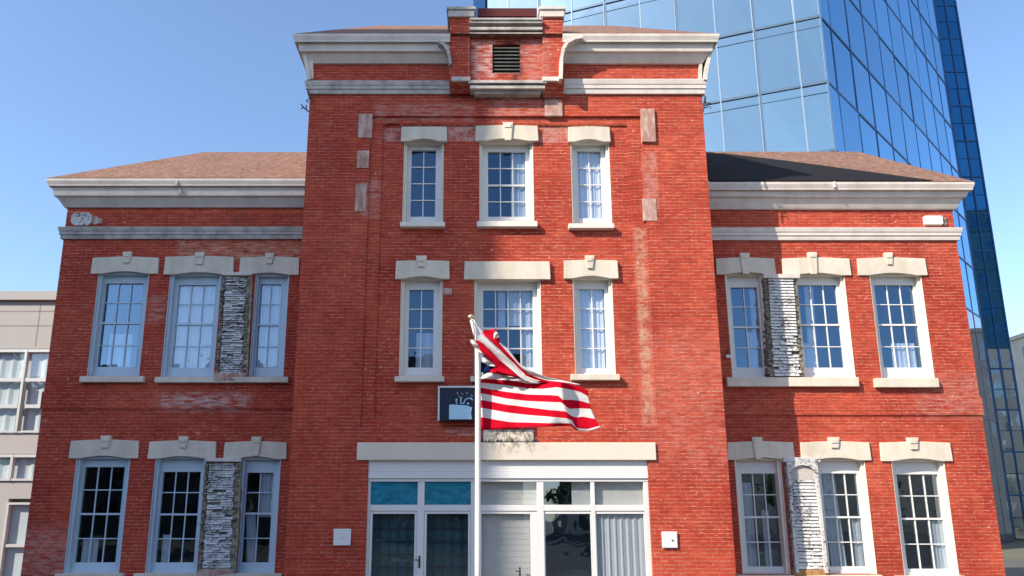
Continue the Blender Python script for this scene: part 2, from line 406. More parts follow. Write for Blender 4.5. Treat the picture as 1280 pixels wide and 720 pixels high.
REC = .22
def window(op, gl, cols, rows, Yw, rail=None, curtains=(), glassm='glass', meet=.04, top_rows=None, frame='frame', casing='casing', bow=0):
    """op = outer opening (xl_top,xr_top,ytop, xl_bot,xr_bot,ybot); gl = glass likewise, measured at the recessed plane"""
    xl = (AX(op[0], op[2], Yw) + AX(op[3], op[5], Yw)) / 2; xr = (AX(op[1], op[2], Yw) + AX(op[4], op[5], Yw)) / 2
    zb, zt = AZ(op[5], Yw), AZ(op[2], Yw) + .05
    Yg = Yw + REC
    gx0 = (AX(gl[0], gl[2], Yg) + AX(gl[3], gl[5], Yg)) / 2; gx1 = (AX(gl[1], gl[2], Yg) + AX(gl[4], gl[5], Yg)) / 2
    gz0, gz1 = AZ(gl[5], Yg), AZ(gl[2], Yg)
    gx0 = max(gx0, xl + .07); gx1 = min(gx1, xr - .07)
    w = empty('window', ((xl + xr) / 2, Yw, zb), B)
    def put(mb, name, mat, **k):
        o = mb.build(name, mat, w, **k); o.location = (-(xl + xr) / 2, -Yw, -zb); return o
    cs = MB()                                               # painted reveal boards and brick mould
    e = .018
    cs.box(xl + .002, xl + e, Yw + .004, Yw + REC + .06, zb, zt); cs.box(xr - e, xr - .002, Yw + .004, Yw + REC + .06, zb, zt)
    cs.box(xl + e, xr - e, Yw + .004, Yw + REC + .06, zt - .018, zt - .002)
    bw = min(.05, (gx0 - xl) * .45)
    cs.box(xl + e, xl + e + bw, Yw + .06, Yw + REC + .05, zb, zt - .02); cs.box(xr - e - bw, xr - e, Yw + .06, Yw + REC + .05, zb, zt - .02)
    cs.box(xl + e + bw, xr - e - bw, Yw + .06, Yw + REC + .05, zt - .075, zt - .02)
    put(cs, 'casing', M[casing], bevel=.005)
    fr = MB(); x0, x1 = xl + e + bw, xr - e - bw
    fr.box(x0, gx0, Yg - .045, Yg + .03, zb + .002, zt - .076); fr.box(gx1, x1, Yg - .045, Yg + .03, zb + .002, zt - .076)
    fr.box(gx0, gx1, Yg - .045, Yg + .03, gz1, zt - .076); fr.box(gx0, gx1, Yg - .045, Yg + .03, zb + .002, gz0)
    fr.box(x0, x1, Yg - .075, Yg - .045, zb + .002, zb + .06)
    fr.box(gx0 - .022, gx0 - .012, Yg - .052, Yg - .045, gz0, gz1); fr.box(gx1 + .012, gx1 + .022, Yg - .052, Yg - .045, gz0, gz1)
    put(fr, 'sash_frame', M[frame], bevel=.004)
    mu = MB(); t = .010
    zr = AZ(rail, Yg) if rail else None
    if zr:
        zsegs = [(gz0, zr - meet / 2, rows // 2), (zr + meet / 2, gz1, rows - rows // 2)]
        mu.box(gx0, gx1, Yg - .03, Yg + .012, zr - meet / 2, zr + meet / 2)
        xc = []
    else: zsegs = [(gz0, gz1, rows)]
    for z0, z1, k in zsegs:
        for i in range(1, k):
            z = z0 + (z1 - z0) * i / k; mu.box(gx0, gx1, Yg - .016, Yg + .004, z - t, z + t)
        for i in range(1, cols):
            x = gx0 + (gx1 - gx0) * i / cols; mu.box(x - t, x + t, Yg - .020, Yg + .006, z0, z1)
    if bow:                                                  # lower sash of the half open window stands lower
        pass
    put(mu, 'muntin_grid', M[frame])
    g = MB().face([(gx0, Yg + .008, gz0), (gx1, Yg + .008, gz0), (gx1, Yg + .008, gz1), (gx0, Yg + .008, gz1)])
    put(g, 'glass_pane', M[glassm])
    for c in curtains:
        u0, u1, v0, v1 = c[:4]; mt = c[4] if len(c) > 4 else 'curtain'; slant = c[5] if len(c) > 5 else 0
        cb = MB(); N = 40; a0 = gx0 + (gx1 - gx0) * u0; a1 = gx0 + (gx1 - gx0) * u1
        c0 = gz0 + (gz1 - gz0) * v0; c1 = gz0 + (gz1 - gz0) * v1
        if mt == 'blind':
            cb.box(a0 - .03, a1 + .03, Yg + .10, Yg + .11, c0, c1)
        else:
            ph = random.random() * 6; fq = random.uniform(45, 70)
            for i in range(N):
                pa = []
                for q in (i, i + 1):
                    s_ = q / N; xx = a0 + (a1 - a0) * s_
                    pa.append((xx, Yg + .045 + .011 * math.sin(fq * xx + ph) + .005 * math.sin(2.3 * fq * xx)))
                sh = slant * (gx1 - gx0)
                cb.face([(pa[0][0] + sh, pa[0][1], c0), (pa[1][0] + sh, pa[1][1], c0), (pa[1][0], pa[1][1], c1), (pa[0][0], pa[0][1], c1)])
        put(cb, 'blind' if mt == 'blind' else 'curtain', M[mt], fix=False)
    return (xl + .001, xr - .001, zb, zt)

# ---- tower windows (recessed panel plane)
P1, P2 = .05, .09          # planes of the two steps of the sunk panel
holes_t = []
def tw(*a, **k):
    h = window(*a, **k); holes_t.append(h)
C_ALL = (0, 1, 0, 1)
tw((505, 555, 176, 502.5, 554, 278), (514, 545, 189, 514, 544, 272), 2, 4, P2, glassm='glass_deep')
tw((600, 666.5, 175, 598, 668, 276), (610, 656.5, 191, 610, 656.5, 272), 3, 4, P2, rail=232.5, glassm='glass_deep', curtains=[(.62, 1, 0, 1)])
tw((714, 762, 176, 714, 765, 279), (722, 751, 190, 722.5, 752, 274), 2, 4, P2, curtains=[(0, 1, 0, 1)], glassm='glass_pale')
tw((501.5, 553.5, 347, 498, 552.5, 470), (512, 542.5, 363, 510, 541, 460), 2, 4, P2, curtains=[(.3, 1, 0, .45)], glassm='glass_deep')
tw((594, 676, 348, 591, 678, 469), (604, 665.5, 364, 604, 667, 460), 4, 4, P2, rail=411, curtains=[(.5, .75, .55, 1), (.3, .45, .5, 1), (.75, 1, 0, 1)], glassm='glass_deep')
tw((716, 765.5, 346, 718, 770, 468), (723.5, 756, 362, 726, 757, 461), 2, 4, P2, curtains=[(0, 1, 0, 1)], glassm='glass_pale')
for a in (((501, 559, 158, 176.5), None, False), ((594, 673, 157, 176), (629, 641, 153.5, 176), True), ((710, 763, 158.5, 177), None, True),
          ((494, 562, 326, 348.5), (520, 533, 320, 334), True), ((580, 688, 326.5, 349), None, False), ((705, 773, 325.5, 348), (732, 743, 319.5, 336), True)):
    lintel(*a[0], P2 - .035, arch=True if a[2] or a[0][0] == 501 else False, key=a[1], rise=.02 if a[0][0] != 501 else 0)
for a in ((500, 556, 277, 283), (596, 672, 276, 283), (711, 768, 279, 285), (493, 555, 470, 477), (588, 682, 470, 477), (714, 775, 467.5, 475)):
    sill(*a, P2 - .02, mat='casing' if a[2] < 300 else 'stone')

# ---- tower walls
TX0, TX1 = (AX(388, 115, 0) + AX(354, 720, 0)) / 2, (AX(878, 115, 0) + AX(919, 720, 0)) / 2
TZ = AZ(70, 0); TB = 9.5
DO = (AX(458, 640, 0), AX(813, 640, 0), 0.0, AZ(574.5, 0))        # entrance opening
o_l, o_r = (AX(464, 150, 0) + AX(454, 400, 0)) / 2, (AX(801, 150, 0) + AX(814, 400, 0)) / 2
o_b, o_t = AZ(534, 0), AZ(145, 0)
i_l, i_r = (AX(478, 160, P1) + AX(472, 400, P1)) / 2, (AX(787, 160, P1) + AX(792, 400, P1)) / 2
i_b, i_t = AZ(521, P1), AZ(155, P1)
mb = MB()
outer = (o_l, o_r, o_b, o_t); inner = (i_l, i_r, i_b, i_t)
wall_holes(mb, TX0, TX1, 0, TZ, 0, [outer, DO]); reveals(mb, outer, 0, P1); reveals(mb, DO, 0, .5)
wall_holes(mb, o_l, o_r, o_b, o_t, P1, [inner]); reveals(mb, inner, P1, P2)
wall_holes(mb, i_l, i_r, i_b, i_t, P2, holes_t)
for h in holes_t: reveals(mb, h, P2, P2 + .4)
mb.face([(TX0, 0, 0), (TX0, 0, TZ), (TX0, TB, TZ), (TX0, TB, 0)]); mb.face([(TX1, 0, 0), (TX1, TB, 0), (TX1, TB, TZ), (TX1, 0, TZ)])
mb.face([(TX0, TB, 0), (TX0, TB, TZ), (TX1, TB, TZ), (TX1, TB, 0)])
mb.build('tower_wall', M['brick'], B, fix=False)
# raised inner string above the top windows
MB().box(AX(500, 155, P2), AX(787, 155, P2), P2 - .035, P2 + .02, AZ(157.5, P2), AZ(154, P2)).build('string_course', M['brick'], B)
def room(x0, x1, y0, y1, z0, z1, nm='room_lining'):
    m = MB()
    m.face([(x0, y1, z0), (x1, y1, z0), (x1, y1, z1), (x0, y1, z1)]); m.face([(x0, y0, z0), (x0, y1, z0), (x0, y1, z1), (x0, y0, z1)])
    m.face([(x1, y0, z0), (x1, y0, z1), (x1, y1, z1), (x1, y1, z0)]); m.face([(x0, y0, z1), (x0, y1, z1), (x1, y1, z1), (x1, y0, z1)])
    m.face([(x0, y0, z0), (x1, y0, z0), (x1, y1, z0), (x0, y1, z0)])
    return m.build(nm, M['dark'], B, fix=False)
zf1 = AZ(525, 0); zf2 = AZ(305, 0)
room(TX0 + .4, TX1 - .4, P2 + .42, 3.0, zf1 + .1, zf2 - .1); room(TX0 + .4, TX1 - .4, P2 + .42, 3.0, zf2 + .1, TZ - .3)

# ---- stone blocks let into the tower wall
def block(p0, p1, q0, q1, Y, mat='stone_old', pr=.02):
    y = Y - pr; ym = (q0 + q1) / 2
    MB().box(AX(p0, ym, y), AX(p1, ym, y), y, Y + .05, AZ(q1, y), AZ(q0, y), .004).build('stone_block', M[mat], B, bevel=.006)
for a in ((448, 465, 142, 172), (446.5, 461, 188, 210), (444, 457.5, 229.5, 264)): block(*a, 0)
block(802, 819, 136, 177, 0, pr=.05); block(681, 703, 122, 144.5, 0, pr=.04)
block(804, 821, 248, 276, 0, 'stone_old', .012)
block(553.5, 565, 360, 368, P2, pr=.02)

# ---- tower cornice, frieze band, roof
def cornice(x0, x1, yf, yb, pys, left, right, mat='trim', o1=.35):
    """pys = pixel rows: gutter top, gutter bottom, upper board bottom, soffit bottom"""
    a, b, c, d = pys
    z = lambda py, o: AZ(py, yf - o)
    prof = [(0.0, z(d, .05)), (.05, z(d, .05)), (.07, z(d, .05) + .03), (.16, z(c + 2, .16)), (.19, z(c, .19)), (.22, z(c, .22) + .02),
            (o1 - .10, z(b + 3, o1 - .1)), (o1 - .08, z(b, o1 - .08) + .005), (o1 - .035, z(b, o1) + .012), (o1 - .03, z(b, o1) + .05), (o1, z(a, o1) - .05), (o1, z(a, o1)), (0.0, z(a, o1) - .02)]
    MB().ring(x0, x1, yf, yb, prof, left, right).build('cornice', M[mat], B)
    return z(a, o1)
def band(x0, x1, yf, yb, pt, pb, left, right, mat='trim_dark', o=.09):
    zt, zb = AZ(pt, yf - o), AZ(pb, yf - o); h = zt - zb
    prof = [(0, zb), (.045, zb), (.055, zb + h * .25), (.05, zb + h * .32), (.075, zb + h * .36), (.075, zb + h * .58), (o, zb + h * .66), (o + .015, zt - .02), (o + .015, zt), (0, zt + .02)]
    MB().ring(x0, x1, yf, yb, prof, left, right).build('band_moulding', M[mat], B)
PL0, PL1, PR0, PR1 = AX(562, 60, -.28), AX(587, 60, -.28), AX(678.5, 60, -.28), AX(704, 60, -.28)
ze_t = cornice(TX0, PL0 + .01, 0, TB, (42, 51.5, 65, 79), True, False)
cornice(PR1 - .01, TX1, 0, TB, (42, 51.5, 65, 79), False, True)
band(TX0, PL0 + .02, 0, TB, 101, 115.5, True, False)
band(PR1 - .02, TX1, 0, TB, 99, 115.5, False, True, 'trim')
# curved end brackets and corner boards under the tower eaves
def bracket(name, pts, w, y0, y1, mat='trim'):
    m = MB()
    for (a, b) in zip(pts, pts[1:]):
        (xa, za), (xb, zb_) = a, b
        d = Vector((xb - xa, zb_ - za)); n = Vector((-d.y, d.x)).normalized() * w / 2
        m.prism([(xa - n.x, za - n.y), (xb - n.x, zb_ - n.y), (xb + n.x, zb_ + n.y), (xa + n.x, za + n.y)], y0, y1)
    return m.build(name, M[mat], B)
def arc(ps, Y):
    return [at(px, py, Y) for px, py in ps]
bracket('eave_bracket', arc([(889, 57), (887, 68), (884.5, 80), (882.5, 91), (881.5, 100)], -.12), .07, -.14, .4)
bracket('corner_board', arc([(876, 66), (875, 99)], -.03), .07, -.05, .06)
bracket('eave_bracket', arc([(377, 57), (380, 68), (383, 80), (385, 91), (386, 100)], -.12), .07, -.14, .4)
bracket('corner_board', arc([(387, 66), (388, 99)], -.06), .13, -.08, .06)
bracket('scroll_bracket', arc([(728, 46), (718, 48), (709, 53), (704, 61), (702, 72), (701.5, 86), (701, 99)], -.40), .07, -.42, -.0, 'trim')
bracket('scroll_bracket', arc([(548, 52), (555, 56), (560, 63), (562, 72), (563, 80)], -.38), .06, -.40, -.0, 'trim_dark')

# roofs
def hip(x0, x1, y0, y1, ze, xr0, xr1, yr, zr, name='roof', mat='shingle'):
    m = MB(); m.face([(x0, y0, ze), (x1, y0, ze), (xr1, yr, zr), (xr0, yr, zr)]); m.face([(x1, y0, ze), (x1, y1, ze), (xr1, yr, zr)]) if True else 0
    m.face([(x1, y1, ze), (x0, y1, ze), (xr0, yr, zr), (xr1, yr, zr)]); m.face([(x0, y1, ze), (x0, y0, ze), (xr0, yr, zr)])
    m.face([(x0, y0, ze - .02), (x0, y1, ze - .02), (x1, y1, ze - .02), (x1, y0, ze - .02)])
    # ridge caps
    return m.build(name, M[mat], B)
a = 2.8
tr = hip(TX0 - .33, TX1 + .33, -.33, TB + .3, ze_t + .015, AX(470, 33, a - .45), AX(765, 31, a - .45), a - .45, AZ(32, a - .45))
# ---- central parapet
zb_ = AZ(117, -.25)
def Zp(py, Y=-.28): return AZ(py, Y)
par = MB()
par.box(PL0, PL1, -.28, .4, Zp(100), Zp(20.5)); par.box(PR0, PR1, -.28, .4, Zp(100), Zp(21.5))
VX0, VX1, VZ0, VZ1 = AX(615.5, 75, -.2), AX(650, 75, -.2), AZ(91.5, -.2), AZ(55.5, -.2)
wall_holes(par, PL1, PR0, Zp(104, -.2), Zp(36, -.2), -.2, [(VX0, VX1, VZ0, VZ1)]); reveals(par, (VX0, VX1, VZ0, VZ1), -.2, .15)
par.box(PL1, PR0, .16, .4, Zp(104, -.2), Zp(36, -.2))
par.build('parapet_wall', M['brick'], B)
lv = MB()
nl = 8
for i in range(nl):
    z = VZ0 + (VZ1 - VZ0) * (i + .1) / nl
    lv.hexa([(VX0, -.17, z), (VX1, -.17, z), (VX1, .05, z + .07), (VX0, .05, z + .07), (VX0, -.17, z + .03), (VX1, -.17, z + .03), (VX1, .05, z + .10), (VX0, .05, z + .10)])
lv.build('louvre_vent', M['louvre'], B)
for nm, (q0, q1), mat in (('pier_cap', (560, 593), 'trim_dark'), ('pier_cap', (675, 705.5), 'trim')):
    m = MB(); x0, x1 = AX(q0, 15, -.33), AX(q1, 15, -.33)
    m.box(x0, x1, -.33, .42, Zp(20.5, -.33), Zp(12.5, -.33)); m.box(x0 - .03, x1 + .03, -.36, .45, Zp(12.5, -.33) + .001, Zp(9, -.33))
    m.build(nm, M[mat], B, bevel=.01)
for q0, q1, mat in ((564, 588, 'trim_dark'), (678, 700, 'trim')):
    MB().box(AX(q0, 98, -.32), AX(q1, 98, -.32), -.32, 0, Zp(101, -.32), Zp(95.5, -.32)).build('pier_base', M[mat], B, bevel=.01)
m = MB(); x0, x1 = PL1 + .002, PR0 - .002
for (t, b, o) in ((22, 24.5, .20), (24.6, 28.5, .17), (28.6, 33.5, .07), (33.6, 37, .13), (37.1, 40, .05), (40.1, 43, .09)):
    m.box(x0, x1, -.2 - o, -.195, AZ(b, -.2 - o), AZ(t, -.2 - o))
m.build('parapet_coping', M['trim_dark'], B, bevel=.006)
MB().box(AX(597, 14, 0), AX(671, 14, 0), -.02, .35, AZ(21, 0), AZ(11, 0)).build('parapet_flashing', M['maroon'], B)
m = MB(); x0, x1 = AX(585, 108, -.3), AX(684, 108, -.3)
for (t, b, o) in ((100, 103.5, .30), (103.6, 106, .22), (106.1, 110.5, .26), (110.6, 117, .17)):
    m.box(x0 + (.3 - o), x1 - (.3 - o), -o, 0, AZ(b, -o), AZ(t, -o))
m.build('parapet_moulding', M['trim_dark'], B, bevel=.006)
for q0, q1, pb in ((PR0, PR1, 122), (PL0, PL1, 117)):
    MB().hexa([(q0, -.1, AZ(pb, -.1)), (q1, -.1, AZ(pb, -.1)), (q1, 0, AZ(pb, 0)), (q0, 0, AZ(pb, 0)), (q0, -.28, AZ(101, -.28)), (q1, -.28, AZ(101, -.28)), (q1, 0, AZ(101, -.28)), (q0, 0, AZ(101, -.28))]).build('corbel', M['brick'], B)

# ---- wings
WL0 = (AX(80, 300, W) + AX(25, 720, W)) / 2; WR1 = (AX(1194, 300, W) + AX(1259, 720, W)) / 2
WB = 6.9; WZ = AZ(245, W)
hl, hr = [], []
B_SH = [(0, 1, 0, 1)]
hl.append(window((122, 187, 341, 109, 174, 470), (133, 180, 355, 122.5, 171, 459), 3, 4, W, rail=404.5, curtains=[(.2, .8, 0, .4)], frame='frame_shade', casing='frame_shade'))
hl.append(window((213, 277, 342, 200, 267, 471), (224, 270, 357, 216, 263, 460), 3, 4, W, rail=405.5, curtains=[(0, 1, 0, 1)], glassm='glass_pale', frame='frame_shade', casing='frame_shade'))
hl.append(window((318.5, 361, 343, 312, 355, 471), (322.5, 351.5, 356, 317.5, 347, 460), 2, 4, W, rail=406.5, curtains=[(0, 1, 0, 1)], glassm='glass_pale', frame='frame_shade', casing='frame_shade'))
hl.append(window((94, 163, 572, 80, 149, 717), (106.5, 156.5, 584, 95, 146, 703), 3, 4, W, rail=642.5, glassm='glass_dark', curtains=[(.1, .5, 0, .24)], frame='frame_shade', casing='frame_shade'))
hl.append(window((194, 256, 572, 181, 247, 717), (205, 251, 590, 195, 244, 703), 3, 4, W, rail=643, glassm='glass_dark', curtains=[(.1, .3, 0, .3)], frame='frame_shade', casing='frame_shade'))
hl.append(window((300, 351, 573, 296, 343.5, 717), (308, 341, 591, 303, 338, 703), 2, 4, W, rail=642, glassm='glass_dark', curtains=[(.5, 1, .5, 1), (0, .35, 0, .55, 'curtain', .15)], frame='frame_shade', casing='frame_shade'))
hr.append(window((906, 956, 342, 915, 964, 472), (914, 946.5, 360, 918, 952, 460), 2, 4, W, rail=409.5, curtains=[(.5, 1, 0, .45), (.75, 1, 0, 1)]))
hr.append(window((994, 1055.5, 342, 1005, 1070, 472), (997, 1043.5, 357, 1004, 1055, 460), 3, 4, W, rail=406.5, curtains=[(.22, .45, .3, 1, 'curtain', -.05), (0, .4, 0, .3)]))
hr.append(window((1087, 1151.5, 342, 1101, 1169, 473), (1092, 1140.5, 357, 1102.5, 1152.5, 460), 3, 4, W, rail=406.5, curtains=[(.3, .9, 0, .3)]))
hr.append(window((917, 975, 574, 929, 990, 718), (926, 974, 592, 934, 977, 708), 3, 4, W, rail=646.5, glassm='glass_street', curtains=[(.0, .3, 0, .9), (.55, .75, 0, .6)]))
hr.append(window((1018, 1080, 574, 1036, 1098, 718), (1024, 1071, 592, 1037, 1081, 708), 3, 4, W, rail=646.5, glassm='glass_street', curtains=[(0, .42, 0, 1, 'curtain', .1), (.75, 1, 0, .5)]))
hr.append(window((1114, 1182, 575, 1130, 1198, 720), (1119, 1171.5, 593, 1133, 1185.5, 711), 3, 4, W, rail=648.5, glassm='glass_street', curtains=[(.7, 1, 0, .5)]))
for a in (((114, 198, 322, 342), (152.5, 163.5, 315, 329)), ((205, 292, 321, 343), (243, 255, 315.5, 331)), ((299, 374, 322, 343.5), (331, 342, 316.5, 330)),
          ((86.5, 173, 551, 573), (125, 137.5, 544.5, 560)), ((185, 270, 552, 573.5), (222.5, 234.5, 545.5, 560)), ((279.5, 358.5, 553, 574), (314, 326, 546, 570)),
          ((895, 969.5, 323, 343), (925.5, 937.5, 316.5, 343)), ((978, 1063.5, 323, 344), (1011, 1022, 315.5, 343)), ((1072.5, 1158.5, 323, 344), (1107, 1117, 316, 331)),
          ((909, 993, 553, 575), (941, 953.5, 546.5, 574)), ((1001.5, 1088.5, 553, 575.5), (1037, 1050, 546.5, 560)), ((1101, 1190, 553.5, 576.5), (1136, 1149, 547, 562))):
    lintel(*a[0], W, key=a[1])
for a in ((99, 179, 470, 477.5), (193, 360, 471, 478), (909, 1074, 471.5, 483), (1095, 1174, 472.5, 484), (68, 153, 717, 725), (166, 352, 717, 725), (922, 1104, 719, 728), (1122, 1208, 720, 729)):
    sill(*a, W)
wl, wr = MB(), MB()
wall_holes(wl, WL0, TX0, 0, WZ, W, hl); wall_holes(wr, TX1, WR1, 0, WZ, W, hr)
for h in hl: reveals(wl, h, W, W + .4)
for h in hr: reveals(wr, h, W, W + .4)
wl.face([(WL0, W, 0), (WL0, W, WZ), (WL0, WB, WZ), (WL0, WB, 0)]); wl.face([(WL0, WB, 0), (WL0, WB, WZ), (TX0, WB, WZ), (TX0, WB, 0)])
wr.face([(WR1, W, 0), (WR1, WB, 0), (WR1, WB, WZ), (WR1, W, WZ)]); wr.face([(TX1, WB, 0), (TX1, WB, WZ), (WR1, WB, WZ), (WR1, WB, 0)])
wl.build('wing_wall', M['brick'], B, fix=False); wr.build('wing_wall', M['brick'], B, fix=False)
zm = AZ(500, W)
for x0, x1 in ((WL0 + .3, TX0 - .1), (TX1 + .1, WR1 - .3)):
    room(x0, x1, W + .42, 4.5, .05, zm - .1); room(x0, x1, W + .42, 4.5, zm + .1, WZ - .2)
for x0, x1, l, r, q in ((WL0, TX0, True, False, (490, 511)), (TX1, WR1, False, True, (497, 519))):
    MB().ring(x0, x1, W, W + 1, [(0, AZ(q[1], W)), (.028, AZ(q[1], W)), (.028, AZ(q[0], W)), (0, AZ(q[0], W) + .01)], l, r).build('belt_course', M['brick'], B)
ze_l = cornice(WL0, TX0, W, WB, (223, 232, 245.5, 259), True, False)
ze_r = cornice(TX1, WR1, W, WB, (227.5, 237, 246.5, 261.5), False, True)
band(WL0, TX0, W, WB, 283.5, 297.5, True, False)
band(TX1, WR1, W, WB, 284.5, 299, False, True, 'trim')
yr = W - .35 + 3.0
hip(WL0 - .35, TX0, W - .35, WB + .3, ze_l + .012, AX(255, 190, yr), TX0, yr, AZ(190, yr))
zr_ = AZ(189.5, yr)
hip(TX1, WR1 + .35, W - .35, WB + .3, ze_r + .012, TX1, AX(1072, 190, yr), yr, zr_)
# black membrane patch lying on the right roof slope
def on_slope(px, py):
    y0, z0 = W - .35, ze_r + .012; k = (zr_ - z0) / (yr - y0)
    u = (PY - py) / F; tz = (u * ct + st) / (ct - u * st); tx = (px - PX) / F / (ct - u * st)
    y = (z0 - k * y0 + .03 - CZ + tz * CY) / (tz - k)          # z = z0 + k (y-y0) + .03 meets the ray
    y = min(max(y, y0 + .01), yr)
    return Vector((tx * (y - CY), y, z0 + k * (y - y0) + .03))
poly = [on_slope(880, 227), on_slope(1166, 227.5), on_slope(1075, 213), on_slope(985, 201), on_slope(905, 191.5), on_slope(882, 191.5)]
poly[0].x = poly[-1].x = TX1 + .01
m = MB(); m.face(poly); m.face([p - Vector((0, 0, .022)) for p in reversed(poly)])
for i in range(len(poly)):
    p, q = poly[i], poly[(i + 1) % len(poly)]; d = Vector((0, 0, .022)); m.face([p - d, q - d, q, p])
m.build('roof_membrane', M['membrane'], B)
# gutter joints
for px, py, Y in ((221, 227, W - .36), (225, 238, W - .29), (885, 228, W - .36), (1043, 229, W - .36)):
    x, z = at(px, py, Y); MB().box(x - .02, x + .02, Y - .012, Y + .03, z - .10, z + .04).build('gutter_joint', M['trim'], B)
# frieze fittings
def octo(px0, px1, py0, py1, Y, cut, mat, name, pr=.05):
    x0, z1 = at(px0, py0, Y); x1, z0 = at(px1, py1, Y); c = cut
    p = [(x0 + c, z0), (x1 - c, z0), (x1, z0 + c), (x1, z1 - c), (x1 - c, z1), (x0 + c, z1), (x0, z1 - c), (x0, z0 + c)]
    return MB().prism(p, Y - pr, Y + .02).build(name, M[mat], B, bevel=.008)
octo(91, 115, 266.5, 282.5, W, .08, 'peel', 'frieze_block'); 
for a in ((117, 122, 271, 281), (123, 128, 273, 280)): octo(*a, W, .02, 'stone_old', 'frieze_block', .03)
octo(1153, 1177, 271, 282, W, .02, 'boxwhite', 'frieze_block', .08); octo(1178, 1183, 272, 283, W, .02, 'rubble', 'frieze_block', .04)

# ---- weathered piers between the paired windows
def pier(pt, pb, yt, yb, Yf, style, label):
    """pt/pb = (left, right) pixel at top / bottom"""
    zt, zb = AZ(yt, Yf), AZ(yb, Yf)
    L = lambda z: AX(pt[0], yt, Yf) + (AX(pb[0], yb, Yf) - AX(pt[0], yt, Yf)) * (zt - z) / (zt - zb)
    Rr = lambda z: AX(pt[1], yt, Yf) + (AX(pb[1], yb, Yf) - AX(pt[1], yt, Yf)) * (zt - z) / (zt - zb)
    e = empty('window_pier', ((L(zb) + Rr(zb)) / 2, Yf, zb), B); e['label'] = label
    def put(mb, nm, mat, **k):
        o = mb.build(nm, M[mat], e, **k); o.location = (-e.location.x, -Yf, -zb); return o
    core = MB(); core.hexa([(L(zb) + .02, Yf + .06, zb), (Rr(zb) - .02, Yf + .06, zb), (Rr(zb) - .02, W + .3, zb), (L(zb) + .02, W + .3, zb),
                            (L(zt) + .02, Yf + .06, zt - .05), (Rr(zt) - .02, Yf + .06, zt - .05), (Rr(zt) - .02, W + .3, zt - .05), (L(zt) + .02, W + .3, zt - .05)])
    put(core, 'core', 'rubble')
    cr = MB(); n = int((zt - zb) / (.052 if style == 'mixed' else .072))
    side = .09; hh = .048 if style == 'mixed' else .067
    for i in range(n):
        z = zb + (zt - zb - .09) * i / n; t = i / n
        l, r = L(z) + side, Rr(z) - side
        rough = {'mixed': 1, 'louvre': 1 if t < .38 else .15, 'framed': .8 if t < .2 else .3}[style]
        if style == 'framed' and t > .84: continue
        x = l + random.uniform(0, .03) * rough
        while x < r - .02:
            wd = random.uniform(.12, .3) if rough > .5 else r - x
            x2 = min(x + wd, r + random.uniform(-.03, .03) * rough)
            if not (rough > .5 and random.random() < .035):
                zo = random.uniform(-.008, .008) * rough
                fy = Yf + random.uniform(0, .05) * rough
                cr.hexa([(x, fy - .03, z + .002 + zo), (x2, fy - .03 + random.uniform(0, .03) * rough, z + .002), (x2, Yf + .07, z + .006), (x, Yf + .07, z + .006),
                         (x, fy, z + hh + zo), (x2, fy + random.uniform(0, .02) * rough, z + hh), (x2, Yf + .07, z + hh - .002), (x, Yf + .07, z + hh - .002)])
            x = x2 + .006
    put(cr, 'painted_courses', 'peel', bevel=.006)
    sd, sd2 = MB(), MB()
    for k in range(int((zt - zb) / .05)):
        z = zb + k * .05
        if z > zt - .1: break
        a, b = random.uniform(.05, .10), random.uniform(.06, .10)
        sd.box(L(z) + random.uniform(-.01, .02), L(z) + a, Yf + random.uniform(-.01, .05), W + .2, z, z + random.uniform(.05, .06), .006)
        if style != 'mixed' or True:
            sd2.box(Rr(z) - b, Rr(z) + random.uniform(-.02, .01), Yf + random.uniform(-.01, .05), W + .2, z, z + random.uniform(.05, .06), .006)
    put(sd, 'broken_edge', 'rubble'); put(sd2, 'broken_edge', 'rubble')
    if style == 'mixed':
        sm = MB()
        for k in range(int((zt - zb) / .12)):
            z = zb + k * .12; sm.box(Rr(z) - .07, Rr(z) + .04 + random.uniform(-.01, .01), Yf + .02 + random.uniform(0, .02), W + .2, z, min(z + .12, zt), .004)
        put(sm, 'mossy_strip', 'moss')
    cp = MB().box(L(zt) + (.03 if style == 'mixed' else -.03), Rr(zt) + .05, Yf - .05, W + .1, zt - (.07 if style == 'mixed' else .1), zt, .006)
    put(cp, 'cap', 'trim' if style != 'framed' else 'peel', bevel=.008)
    if style == 'framed':
        fm = MB(); z1 = zt - .1
        for s_ in (0, 1):
            for k in range(14):
                za = zb + (z1 - zb) * k / 14; zc = zb + (z1 - zb) * (k + 1) / 14
                xa = L(za) + .03 if s_ == 0 else Rr(za) - .09; xc = L(zc) + .03 if s_ == 0 else Rr(zc) - .09
                fm.hexa([(xa, Yf - .06, za), (xa + .06, Yf - .06, za), (xa + .06, Yf + .05, za), (xa, Yf + .05, za), (xc, Yf - .06, zc), (xc + .06, Yf - .06, zc), (xc + .06, Yf + .05, zc), (xc, Yf + .05, zc)])
        l, r = L(z1) + .09, Rr(z1) - .09
        for k in range(8):
            t0, t1 = k / 8, (k + 1) / 8
            f = lambda t: z1 - .06 - .12 * (2 * t - 1) ** 2
            fm.prism([(l + (r - l) * t0, f(t0)), (l + (r - l) * t1, f(t1)), (l + (r - l) * t1, z1), (l + (r - l) * t0, z1)], Yf - .06, Yf + .05)
        put(fm, 'stone_surround', 'peel'); put(MB().box(L(z1) + .08, Rr(z1) - .08, Yf - .01, Yf + .07, z1 - .36, z1 - .02, .006), 'recess_panel', 'trim_dark')
    if style == 'mixed' or style == 'framed':
        put(MB().box(L(zb) - .01, Rr(zb) + .02, Yf - .03, W + .2, zb - .12, zb + .06, .008), 'base_block', 'rust' if style == 'framed' else 'stone_old', bevel=.01)
pier((277, 313), (268, 306), 341, 470, W - .08, 'mixed', 'grey flaking pier with a mossy right edge')
